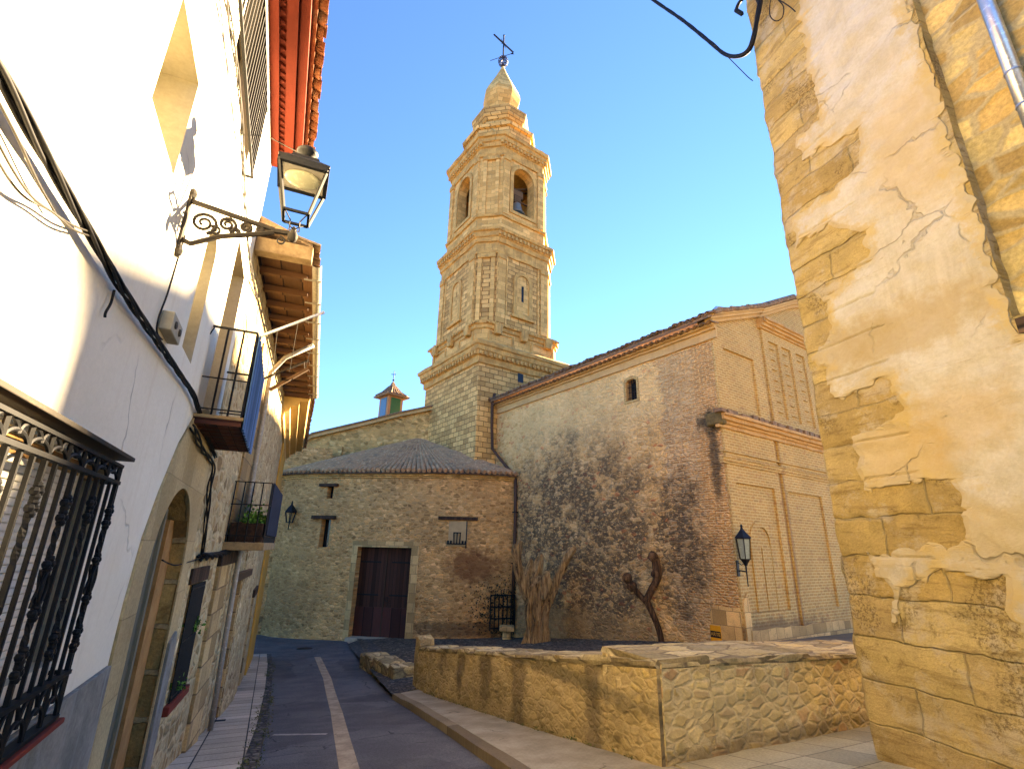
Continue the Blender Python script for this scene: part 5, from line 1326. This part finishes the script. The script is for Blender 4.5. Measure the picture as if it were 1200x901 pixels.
mb.build('trunk', m_bark, tr1)
def br(tr, mat, pts, rad, seed, r=TRr, dr=None):
    mb = MB(WORLD); P = [tpt(x, y, r+(dr[k] if dr else 0)) for k, (x, y) in enumerate(pts)]; limb(mb, P, rad, seed, 12, .18); return mb.build('limb', mat, tr)
br(tr1, m_bark, [(624, 715), (618, 695), (610, 675), (606, 655), (608, 640), (611, 634)], [.30, .23, .19, .18, .17, .08], 3, dr=[0, 0, -.2, -.3, -.3, -.3])
br(tr1, m_bark, [(636, 715), (644, 700), (652, 682), (660, 662), (668, 648), (674, 641)], [.30, .23, .19, .18, .17, .08], 5, dr=[0, -.1, -.2, -.3, -.5, -.6])
br(tr1, m_bark, [(628, 705), (628, 685), (630, 665), (633, 652), (634, 648)], [.3, .25, .2, .16, .06], 7, dr=[0, .2, .4, .5, .5])
br(tr1, m_bark, [(622, 700), (616, 682), (621, 664), (622, 655)], [.22, .2, .16, .08], 8, dr=[0, .3, .5, .5])
br(tr1, m_bark, [(638, 700), (641, 688), (640, 676), (643, 670)], [.28, .25, .2, .08], 9, dr=[-.2, -.3, -.4, -.4])
br(tr1, m_bark, [(606, 655), (603, 646), (604, 637)], [.16, .14, .06], 11, dr=[-.3, -.4, -.4])
r2 = 21.0
tr2 = thing('young_pollarded_tree', tpt(776, 757, r2), 'thin dark forked pollarded tree in front of the blackened side wall', 'tree')
mb = MB(WORLD); limb(mb, [tpt(777, 775, r2), tpt(774, 745, r2), tpt(766, 722, r2), tpt(757, 702, r2)], [.13, .11, .10, .12], 2, 12, .12); mb.build('trunk', m_bark2, tr2)
br(tr2, m_bark2, [(757, 704), (748, 695), (741, 686), (735, 677)], [.12, .10, .11, .11], 12, r2)
br(tr2, m_bark2, [(757, 704), (763, 692), (769, 680), (770, 666), (767, 654), (764, 650)], [.13, .12, .13, .15, .13, .08], 14, r2)
for (tr, mat, pts, r) in ((tr2, m_bark2, ((735, 677), (765, 652), (769, 672), (741, 687)), r2),):
    for k, (x, y) in enumerate(pts):
        mb = MB(WORLD); p = tpt(x, y, r); rg = []
        for a_ in range(6):
            f = math.pi*(a_+.5)/6; rg.append([p+V((math.cos(j*math.pi/4)*math.sin(f), math.sin(j*math.pi/4)*math.sin(f), math.cos(f)))*(.20*(1+.3*noise.noise(V((j*1.3, a_*1.1, k))))) for j in range(8)])
        mb.rings(rg); mb.build('burr', mat, tr)

# ---- iron gate, dark ivy and a stone pedestal by the chapel corner
gp_ = cp_at(cp_s(588, 720), .35)
ig = thing('iron_gate', gp_+V((0, 0, -4.2)), 'black iron gate leaning at the dark corner of chapel and church wing', 'gate')
s0_, s1_ = cp_s(573, 720), cp_s(603, 720); zg0, zg1 = cp_z(s0_, 588, 738), cp_z(s0_, 588, 697)
mb = MB(WORLD)
for k in range(7):
    s = s0_+(s1_-s0_)*k/6; p = cp_at(s, .3); mb.bar(p+V((0, 0, zg0)), p+V((0, 0, zg1)), .05)
for z in (zg0+.1, (zg0*2+zg1)/3, (zg0+zg1*2)/3, zg1):
    mb.bar(cp_at(s0_, .3)+V((0, 0, z)), cp_at(s1_, .3)+V((0, 0, z)), .06)
mb.build('bars', m_iron, ig)
iv = thing('ivy', gp_+V((0, 0, -3.5)), 'dark climbing ivy round the iron gate at the foot of the downpipe', 'climbing plant')
mb = MB(WORLD); rnd = random.Random(4)
for k in range(1500):
    s = rnd.gauss((s0_+s1_)/2, .75); z = rnd.gauss((zg0+zg1)/2+.1, .75)
    if abs(s-(s0_+s1_)/2) < .45 and -.8 < z-(zg0+zg1)/2 < .6 and rnd.random() < .75: continue
    if z < zg0-.2: continue
    p = cp_at(s, rnd.uniform(.03, .22))+V((0, 0, z)); a_ = V((rnd.uniform(-1, 1), rnd.uniform(-1, 1), rnd.uniform(-1, 1))).normalized(); b_ = a_.cross(V((rnd.uniform(-1, 1), rnd.uniform(-1, 1), rnd.uniform(-1, 1)))).normalized(); e = rnd.uniform(.06, .13)
    mb.face([p, p+a_*e*.5+b_*e*.35, p+a_*e, p+a_*e*.5-b_*e*.35])
mb.build('foliage', plaster('ivy_leaf', (.018, .022, .014), (.03, .032, .022), 3), iv)
pd = cp_at(cp_s(586, 745), 1.0); pd.z = zcol(pd, 586, 749)
ps = thing('stone_pedestal', pd, 'short stone pedestal with a wider cap stone in front of the iron gate', 'pedestal')
mb = MB(WORLD); mb.lathe(pd, [(.25, -.3), (.22, .05), (.19, .3), (.21, .36)], 8); mb.build('stem', m_frame_st, ps)
mb = MB(Fr(pd, 90, 1)); mb.box(-.36, .36, pd.z+.37, pd.z+.62, -.3, .3); mb.build('cap_stone', m_frame_st, ps, bevel=.06)

# ================================================================== low wall in two runs
m_lowA = rubble('low_wall_stained', [(.48, .35, .14), (.42, .30, .12), (.54, .41, .19), (.38, .27, .10), (.50, .36, .13)], (.46, .34, .15), .15, .10, .10, bstr=.5, bd=.03, dist=.5, weather=(.55, 1.25),
                wcol=(.12, .085, .045), st=[((4.5, -2.2), (5, 1.0), (.50, .37, .17), .75, 1.2, 1.6), ((2.0, -1.9), (.25, .8), (.07, .055, .04), .6, .8, 3), ((7.0, -3.2), (3.5, .9), (.13, .10, .05), .6, .9, 2), ((3.2, -2.1), (.2, .9), (.08, .06, .04), .6, .8, 3), ((8.2, -1.9), (.2, .8), (.08, .06, .04), .6, .8, 3), ((5, -1.7), (5, .12), (.10, .08, .04), .7, .8, 4), ((4.6, -1.9), (.3, .9), (.07, .05, .03), .6, .8, 3), ((6, -2.0), (.3, .9), (.07, .05, .03), .55, .8, 3)])
m_lowB = rubble('low_wall_rubble', [(.58, .44, .17), (.52, .38, .14), (.64, .50, .23), (.44, .32, .14), (.55, .41, .19), (.58, .45, .22), (.48, .28, .13)], (.54, .43, .23), .20, .12, .10, bstr=.55, bd=.035, dist=.4, weather=(.75, 1.2), wcol=(.26, .16, .05), st=[((1.6, -1.7), (2.2, .35), (.66, .50, .22), .6, 1.2, 2.5), ((1.5, -2.15), (3, .1), (.22, .15, .06), .6, .8, 4)])
m_cap = rubble('coping_stone', [(.46, .36, .17), (.38, .29, .14), (.52, .42, .22)], (.2, .15, .08), .8, .3, .03, bstr=1, bd=.03, wcol=(.14, .11, .06))
def lowtop(p, x, y): return zcol(p, x, y)
lw = thing('low_wall', LWc, 'low angled rubble stone wall with rough coping around the raised church yard', 'wall')
ztC, ztF, ztE = zcol(LWc, 770, 772), zcol(LWf, 490, 758), zcol(LWe, 1010, 764)
def wall_run(A_, B_, zA, zB, mat, thick, inward, name, nseg, seed, capn=True, caph=.09):
    az_ = math.degrees(math.atan2((B_-A_).x, (B_-A_).y)); L3 = (V((B_.x, B_.y, 0))-V((A_.x, A_.y, 0))).length; fr = Fr(A_, az_, inward)
    mb = MB(fr); nz = 16; grid = []
    for k in range(nseg+1):
        u = L3*k/nseg; g0 = G(*(A_.lerp(B_, k/nseg)).to_2d())-.25; z1 = zA+(zB-zA)*k/nseg-caph; row = []
        for j in range(nz+1):
            z = g0+(z1-g0)*j/nz; q = V((u*4.5, z*6, seed)); fd = min(1, abs(u-(L3 if name == 'stained_run' else 0))/.6); d = .05+fd*(.035*noise.noise(q)+.06*noise.noise(q*.35))+.04*(1-j/nz)*fd
            row.append(mb.P(u, z, d))
        grid.append(row)
    for k in range(nseg):
        for j in range(nz): mb.face([grid[k][j], grid[k+1][j], grid[k+1][j+1], grid[k][j+1]])
        mb.face([grid[k][nz], grid[k+1][nz], mb.P(L3*(k+1)/nseg, zA+(zB-zA)*(k+1)/nseg-caph, -thick), mb.P(L3*k/nseg, zA+(zB-zA)*k/nseg-caph, -thick)])
        mb.face([mb.P(L3*(k+1)/nseg, zA+(zB-zA)*(k+1)/nseg-caph, -thick), mb.P(L3*k/nseg, zA+(zB-zA)*k/nseg-caph, -thick), mb.P(L3*k/nseg, -5, -thick), mb.P(L3*(k+1)/nseg, -5, -thick)])
    for k in (0, nseg):
        u = L3*k/nseg; zz_ = zA+(zB-zA)*k/nseg-caph; mb.face([*grid[k], mb.P(u, zz_, -thick), mb.P(u, -5, -thick)])
    mb.build(name, mat, lw)
    cb = MB(fr); nc = max(3, int(L3/.06)); secs = []
    pr = [(.05, 0), (.07, .35), (.06, .8), (.02, 1), (-.5, 1), (-.97, 1), (-1.0, .9), (-1.02, 0)]
    for k in range(nc+1):
        u = L3*k/nc; z0 = zA+(zB-zA)*k/nc-caph; r = []
        for j, (d, h) in enumerate(pr):
            dd = d if d > -.3 else d*thick; nn_ = noise.noise(V((u*2.6, j*.8, seed+3))); n2 = noise.noise(V((u*7, j*1.1, seed+8)))
            st = noise.cell(V((u/.9, 0, seed)))*.018
            r.append(cb.P(u, z0+h*caph+(0 if h == 0 else .018*nn_+.008*n2+st), dd+.03*nn_+.01*n2))
        secs.append(r)
    cb.rings(secs); cb.build('coping', m_cap, lw)
    return fr
_da = (LWc-LWf).normalized(); _db = (LWe-LWc).normalized()
frA = wall_run(LWf, LWc+_da*.03, ztF, ztC, m_lowA, .75, 1, 'stained_run', 150, 1.0)
frB = wall_run(LWc+_db*.0, LWe+(LWe-LWc)*.35, ztC, ztE+(ztE-ztC)*.35, m_lowB, 1.0, 1, 'yellow_run', 90, 5.0)
# upright stone at the far end
mb = MB(frA); mb.slab(dense([(-.32, -4.2), (.1, -4.2), (.08, ztF+.2), (-.28, ztF+.26)], .15, .08, 2), -.34, .08); mb.build('end_stone', m_lowA, lw, bevel=.03)
# planter kerb of old stones near the chapel door
pA_, pB_, pC_ = gpx(422, 777), gpx(459, 798), gpx(480, 792)
bl = thing('stone_block_row', pA_, 'row of old stone blocks along the street edge in front of the barn door', 'stone blocks')
Lb = (pB_-pA_).length; fb = Fr(pA_, math.degrees(math.atan2((pB_-pA_).x, (pB_-pA_).y)), 1); random.seed(21)
if fb.n.dot(pA_) > 0: fb = Fr(pA_, math.degrees(math.atan2((pB_-pA_).x, (pB_-pA_).y)), -1)
nb_ = 7
for k in range(nb_):
    u0, u1 = Lb*k/nb_, Lb*(k+1)/nb_-.03; g = G(*(pA_.lerp(pB_, (k+.5)/nb_)).to_2d()); h = .42+random.uniform(-.05, .05)
    mb = MB(fb); mb.box(u0, u1, g-.3, g+h-.06, -.75, random.uniform(-.03, .05)); mb.build('stone', m_cap, bl, bevel=.05)

# ================================================================== right hand building
RC = V((3.13*1.25, 5.04*1.25, 0)); RF = Fr(RC, 162.3, 1)
assert RF.n.dot(RC) < 0
rb = thing('corner_building', RC+V((0, 0, -2)), 'tall old building corner at right edge, flaking pale plaster over ochre sandstone blocks', 'building')
def stone_base_mat():
    t = NT('ochre_sandstone')
    v = t.distort(t.uv, 1.6, .16)
    b = t.n('ShaderNodeTexBrick'); t.L(v, b.inputs[0]); b.offset = .45
    for k, x in (('Scale', 1), ('Mortar Size', .014), ('Mortar Smooth', .8), ('Brick Width', 1.15), ('Row Height', .42), ('Bias', 0)): b.inputs[k].default_value = x
    for k, x in (('Color1', (0, 0, 0, 1)), ('Color2', (1, 1, 1, 1)), ('Mortar', (.5, .5, .5, 1))): b.inputs[k].default_value = x
    g = t.sep(b.outputs[0])[0]
    c = t.ramp(g, [(0, (.44, .30, .10)), (.3, (.52, .37, .13)), (.6, (.56, .42, .17)), (.85, (.48, .34, .13)), (1, (.42, .30, .12))])
    a = t.noise(t.uv, 1.3, 7, .7); f = t.noise(t.uv, 40, 7, .75); m = t.noise(t.uv, 6, 8, .75, dist=.4)
    c = t.mix(1, c, t.ramp(a, [(.3, (.72,)*3), (.7, (1.2,)*3)]), 'MULTIPLY'); c = t.mix(1, c, t.ramp(f, [(.25, (.72,)*3), (.75, (1.2,)*3)]), 'MULTIPLY')
    c = t.mix(t.math('MULTIPLY', b.outputs[1], .45), c, (.36, .26, .11))
    pa = t.rng(t.noise(t.uv, 1.7, 7, .72), .5, .62); c = t.mix(t.math('MULTIPLY', pa, .65), c, (.52, .44, .29))
    gr_ = t.math('MULTIPLY', t.rng(t.noise(t.uv, .9, 4, .6), .54, .6), t.rng(t.noise(t.uv, 28, 5, .8), .48, .56)); c = t.mix(t.math('MULTIPLY', gr_, .75), c, (.15, .10, .035))
    ly_ = t.noise(t.mapp(t.uv, (1.2, 9, 1)), 1.2, 6, .7)
    c = t.mix(t.math('MULTIPLY', t.rng(ly_, .52, .62), .45), c, (.20, .12, .035))
    c = t.mix(t.math('MULTIPLY', t.rng(m, .56, .66), .6), c, (.16, .10, .03))
    h = t.math('SUBTRACT', t.math('ADD', t.math('MULTIPLY', m, 1.2), t.math('MULTIPLY', f, .5)), t.math('MULTIPLY', b.outputs[1], .8))
    return t.done(c, .93, t.bump(h, 1, .03))
m_rst = stone_base_mat()
def relief(name, mat, u0, u1, z0, z1, nu, nz, dfn, parent, edge=None, fr=RF):
    mb = MB(fr); g = []
    for k in range(nz+1):
        z = z0+(z1-z0)*k/nz; row = []
        for j in range(nu+1):
            u = u0+(u1-u0)*j/nu; row.append(mb.add([mb.P(u+(edge(z) if edge and j == 0 else 0), z, dfn(u, z))]))
        g.append(row)
    for k in range(nz):
        for j in range(nu): mb.q.append([g[k][j], g[k][j+1], g[k+1][j+1], g[k+1][j]])
    return mb, g
def edge_(z):   # worn quoins: each course steps a little
    k = math.floor((z+2.1)/.42); random.seed(k*13+5); s_ = random.uniform(-.035, .045)
    return s_+.05*noise.noise(V((z*3.1, 2, 7)))+.02*noise.noise(V((z*11, 4, 7)))
def dfn(u, z):
    r = .05*noise.noise(V((u*1.2, z*1.6, 3)))+.022*noise.noise(V((u*5, z*6, 9)))
    k = (z+2.1)/.42; f = abs(k-round(k)); 
    r -= .02*max(0, 1-f/.06) if u < 1.1 else 0
    r -= .09*max(0, 1-u/.09)**2      # rounded arris
    return r
US = 2.23; ZS = 2.12; ZT = 9.6
mb, g = relief('m', m_rst, 0, US, -2.7, ZT, 70, 260, dfn, rb, edge_)
# fold round the corner to the hidden face
for k in range(260):
    z0, z1 = -2.7+(ZT+2.7)*k/260, -2.7+(ZT+2.7)*(k+1)/260
    a_, b_ = mb.P(edge_(z0), z0, dfn(0, z0)), mb.P(edge_(z1), z1, dfn(0, z1))
    mb.face([a_, b_, mb.P(.03*noise.noise(V((z1*3, 0, 1)))+edge_(z1)*.6, z1, -.4), mb.P(.03*noise.noise(V((z0*3, 0, 1)))+edge_(z0)*.6, z0, -.4)])
    mb.face([mb.P(.03*noise.noise(V((z1*3, 0, 1)))+edge_(z1)*.6, z1, -.4), mb.P(.03*noise.noise(V((z0*3, 0, 1)))+edge_(z0)*.6, z0, -.4), mb.P(0, z0, -5), mb.P(0, z1, -5)])
mb.build('stone_pilaster', m_rst, rb)
mb, g = relief('m', m_rst, US, 9, -2.7, ZS, 60, 60, lambda u, z: .04*noise.noise(V((u*1.2, z*1.6, 3))), rb)
mb.build('lower_wall', m_rst, rb)
m_big = rubble('big_rubble', [(.60, .43, .16), (.54, .37, .13), (.62, .49, .21), (.50, .35, .13), (.60, .44, .17)], (.44, .36, .19), .50, .26, .06, bstr=.7, bd=.03, dist=.18, weather=(.9, 1.12))
mb, g = relief('m', m_big, US+.0, 9, ZS-.05, ZT, 90, 100, lambda u, z: -.13+.035*noise.noise(V((u*3, z*5, 3)))+.02*noise.noise(V((u*9, z*11, 3))), rb)
mb.build('upper_rubble_wall', m_big, rb)
mb = MB(RF); mb.box(US+.02, 9, ZS-.18, ZS-.03, -.2, .03); mb.build('timber_sill', m_beam, rb, bevel=.01)
mb = MB(RF); mb.face([mb.P(US, ZS, .0), mb.P(US, ZT, .0), mb.P(US, ZT, -.2), mb.P(US, ZS, -.2)]); mb.face([mb.P(US, ZS, .0), mb.P(9, ZS, .0), mb.P(9, ZS, -.2), mb.P(US, ZS, -.2)])
mb.box(0, 9, -2.7, ZT-.1, -5.2, -5.0); mb.face([mb.P(0, ZT, 0), mb.P(9, ZT, 0), mb.P(9, ZT, -5), mb.P(0, ZT, -5)]); mb.box(8.8, 9, -2.7, ZT-.1, -5, -.3); mb.build('inner_walls', m_rst, rb)
# plaster skin with broken edges, traced from the photograph in wall coordinates
def rp(pts): return [RF.px(x, y) for x, y in pts]
skin = rp([(958, -70), (935, 20), (952, 95), (962, 140), (930, 165), (940, 190), (1006, 152), (1010, 195), (955, 235), (930, 260), (935, 290), (975, 262), (1016, 268), (1016, 300), (975, 345), (940, 345), (975, 352), (978, 395), (945, 425), (968, 432), (974, 470), (1040, 445), (1062, 475), (1040, 498), (1000, 505), (1010, 570), (1040, 572), (1110, 560), (1135, 590), (1125, 640), (1060, 645), (1015, 650), (1045, 690), (1040, 720), (1060, 722), (1055, 690), (1100, 668), (1170, 680), (1195, 740), (1240, 760)])
skin += [(8.9, -.6), (8.9, ZS-.2), (US+.1, ZS-.2)] + [(US-.03+.05*noise.noise(V((0, z*2, 3))), z) for z in [ZS+.25*k for k in range(30)]]
skin = dense(skin, .03, .10, 4)
skin = [(u+.022*noise.noise(V((u*23, z*23, 1))), z+.022*noise.noise(V((u*23, z*23, 6)))) for u, z in skin]
m_skin = plaster('flaking_plaster', (.54, .50, .39), (.46, .395, .26), 1.6, bstr=.7, bd=.02, fine=(.86, 1.08), rough=.92, streak=.45, scol=(.58, .52, .38), crack=.22, csc=.8,
                 st=[((1.2, 2.4), (1.1, .3), (.36, .24, .07), .55, .8, 3), ((1.7, .2), (.8, .3), (.42, .30, .10), .5, .9, 3), ((1.9, 4.4), (.5, .9), (.50, .36, .16), .5, .9, 2), ((.95, 1.1), (.5, .5), (.50, .33, .09), .6, .9, 3), ((1.6, 1.3), (.5, .35), (.46, .30, .09), .4, .9, 4)])
# skin follows the wall relief: grid clipped by the outline
def inside(poly, x, y):
    c = False; n = len(poly); j = n-1
    for i in range(n):
        xi, yi = poly[i]; xj, yj = poly[j]
        if (yi > y) != (yj > y) and x < (xj-xi)*(y-yi)/(yj-yi)+xi: c = not c
        j = i
    return c
mb = MB(RF); mb.tess([skin], 0)
import bmesh
def drape(mb, dfun, thick):
    """subdivide a flat skin and lay it on the relief with a thickness"""
    me = bpy.data.meshes.new('t'); me.from_pydata([tuple(v) for v in mb.v], [], mb.q); bm = bmesh.new(); bm.from_mesh(me)
    for _ in range(8):
        es = [e for e in bm.edges if e.calc_length() > .085]
        if not es: break
        bmesh.ops.subdivide_edges(bm, edges=es, cuts=1); bmesh.ops.triangulate(bm, faces=bm.faces)
    bm.verts.ensure_lookup_table(); top = []
    base = []
    for v in bm.verts:
        q = v.co-RF.O; u, z = q.dot(RF.a), q.z; d = dfun(u, z); e = any(x.is_boundary for x in v.link_edges)
        top.append(RF.pt(u, z, d+thick*(.55 if e else 1)+.006*noise.noise(V((u*8, z*8, 2))))); base.append(RF.pt(u, z, d-.02))
    mb.v = top+base; n = len(top); mb.q = [[v.index for v in f.verts] for f in bm.faces]
    for e in bm.edges:
        if e.is_boundary: a, b = e.verts; mb.q.append([a.index, b.index, b.index+n, a.index+n])
    bm.free()
drape(mb, lambda u, z: dfn(u, z) if u < US else .04*noise.noise(V((u*1.2, z*1.6, 3))), .034)
sk = mb.build('plaster_skin', m_skin, rb)
from mathutils.kdtree import KDTree
kd = KDTree(len(skin))
for i_, (u, z) in enumerate(skin): kd.insert((u, z, 0), i_)
kd.balance(); at_ = sk.data.attributes.new('wear', 'FLOAT', 'POINT'); o0 = ROOT[rb.name]
for v in sk.data.vertices:
    q = v.co+o0-RF.O; at_.data[v.index].value = kd.find((q.dot(RF.a), q.z, 0))[2]
nt_ = m_skin.node_tree; an = nt_.nodes.new('ShaderNodeAttribute'); an.attribute_name = 'wear'
def N_(t_, **k):
    n_ = nt_.nodes.new(t_)
    for a, b in k.items(): setattr(n_, a, b)
    return n_
bs_ = nt_.nodes['Principled BSDF']; src = bs_.inputs['Base Color'].links[0].from_socket; uvn = [x for x in nt_.nodes if x.type == 'UVMAP'][0]
nz_ = N_('ShaderNodeTexNoise'); nz_.inputs['Scale'].default_value = 5; nz_.inputs['Detail'].default_value = 7; nz_.inputs['Roughness'].default_value = .7; nt_.links.new(uvn.outputs[0], nz_.inputs['Vector'])
m1 = N_('ShaderNodeMath', operation='MULTIPLY_ADD'); nt_.links.new(nz_.outputs[0], m1.inputs[0]); m1.inputs[1].default_value = -.75; nt_.links.new(an.outputs['Fac'], m1.inputs[2])
mr = N_('ShaderNodeMapRange'); mr.interpolation_type = 'SMOOTHSTEP'; nt_.links.new(m1.outputs[0], mr.inputs[0]); mr.inputs[1].default_value = -.36; mr.inputs[2].default_value = -.20; mr.inputs[3].default_value = .85; mr.inputs[4].default_value = 0
nz2 = N_('ShaderNodeTexNoise'); nz2.inputs['Scale'].default_value = 2.2; nz2.inputs['Detail'].default_value = 6; nt_.links.new(uvn.outputs[0], nz2.inputs['Vector'])
cr_ = N_('ShaderNodeValToRGB'); nt_.links.new(nz2.outputs[0], cr_.inputs[0]); cr_.color_ramp.elements[0].position = .38; cr_.color_ramp.elements[0].color = (.50, .36, .13, 1); cr_.color_ramp.elements[1].position = .62; cr_.color_ramp.elements[1].color = (.46, .37, .21, 1)
mx_ = N_('ShaderNodeMix', data_type='RGBA'); nt_.links.new(mr.outputs[0], mx_.inputs[0]); nt_.links.new(src, mx_.inputs[6]); nt_.links.new(cr_.outputs[0], mx_.inputs[7]); nt_.links.new(mx_.outputs[2], bs_.inputs['Base Color'])
# steel downpipe
rp_ = thing('steel_downpipe', RF.pt(2.77, 4.0, .05), 'shiny galvanised downpipe with clamp rings on the stone building at the right edge', 'downpipe')
dpu = 2.79
mb = MB(RF); mb.tube([RF.pt(dpu, 2.7, .0), RF.pt(dpu, 9.3, .0)], .062, 20); mb.build('pipe', m_galv, rp_, smooth=True)
for z in (4.05, 4.45, 5.9, 7.4):
    mb = MB(RF); mb.tube([RF.pt(dpu, z, .0), RF.pt(dpu, z+.02, .0)], .07, 20); mb.bar(RF.pt(dpu, z+.01, -.05), RF.pt(dpu, z+.01, -.2), .02); mb.build('clamp_ring', m_galv, rp_)
# overhead cable strung from the corner
def ccable(name, pts, r, strands, mat, label):
    P = smooth_pts([athz(x, y, d) for x, y, d in pts], 8); mb = MB(WORLD); L_ = 0
    for s_ in range(strands):
        T = []; L_ = 0
        for k, q in enumerate(P):
            if k: L_ += (q-P[k-1]).length
            a_ = 2*math.pi*s_/strands+L_*3; w = 0 if strands == 1 else r*.9; T.append(q+V((math.cos(a_)*w, 0, math.sin(a_)*w)))
        mb.tube(T, r*.7 if strands > 1 else r, 7)
    return meta(mb.build(name, mat, smooth=True), label, 'cable')
Rc = 7.25
ccable('overhead_cable', [(700, -45, 8.6), (768, 2, 8.2), (800, 24, 7.9), (830, 48, 7.6), (850, 64, 7.4), (866, 66, 7.25), (878, 58, 7.15), (884, 40, 7.05), (888, 18, 7.0), (894, -10, 6.95), (905, -40, 6.8)], .026, 4, m_cable, 'thick black cable bundle sagging across the sky to the right hand building corner')
ccable('cable_sling', [(852, 66, 7.4), (866, 80, 7.3), (876, 90, 7.25), (882, 95, 7.2)], .007, 1, m_cable, 'thin black sling wire below the thick overhead cable')
ccable('cable_coil', [(905, -10, 6.75), (902, 8, 6.75), (903, 20, 6.75), (910, 25, 6.75), (917, 20, 6.75), (918, 8, 6.75), (912, 0, 6.75), (925, 8, 6.7), (932, 14, 6.7)], .008, 1, m_cable, 'small looped cable end on the right hand building beside the thick bundle')
bk_ = thing('cable_anchor', athz(868, 10, 7.2), 'black cable anchor fitting at the top of the right hand building corner', 'cable anchor')
mb = MB(WORLD); P = smooth_pts([athz(x, y, d) for x, y, d in ((862, 14, 7.25), (866, 4, 7.2), (874, -4, 7.15), (884, -6, 7.1), (890, 6, 7.05))], 6); mb.tube(P, .03, 7); mb.build('hook', m_iron, bk_)
mb = MB(WORLD); mb.bar(athz(870, 17, 7.2), athz(862, 12, 7.2), .05); mb.build('bolt', m_iron, bk_)

# weeds in the joints along the kerbs
mb = MB(WORLD); rnd = random.Random(17)
for k in range(150):
    t_ = rnd.uniform(.28, .98); a_ = along(off(CL, -.16 if rnd.random() < .5 else .01), t_); s_ = rnd.uniform(.02, .055)
    leaves(mb, (a_[0], a_[1], G(*a_)-(.11 if rnd.random() < .5 else .01)), (s_, s_, s_*.6), rnd.randint(5, 22), .028, k)
for k in range(90):
    t_ = rnd.uniform(.1, 1); p = LWf.lerp(LWc, t_); q = p-frA.n*(-.06); leaves(mb, (q.x, q.y, G(q.x, q.y)+.005), (.05, .03, .02), rnd.randint(4, 16), .03, 300+k)
o = mb.build('weeds', plaster('weed_green', (.09, .11, .035), (.16, .15, .05), 4)); meta(o, 'sparse dry weeds in the pavement joints and at the foot of the low wall', 'weeds', kind='stuff')
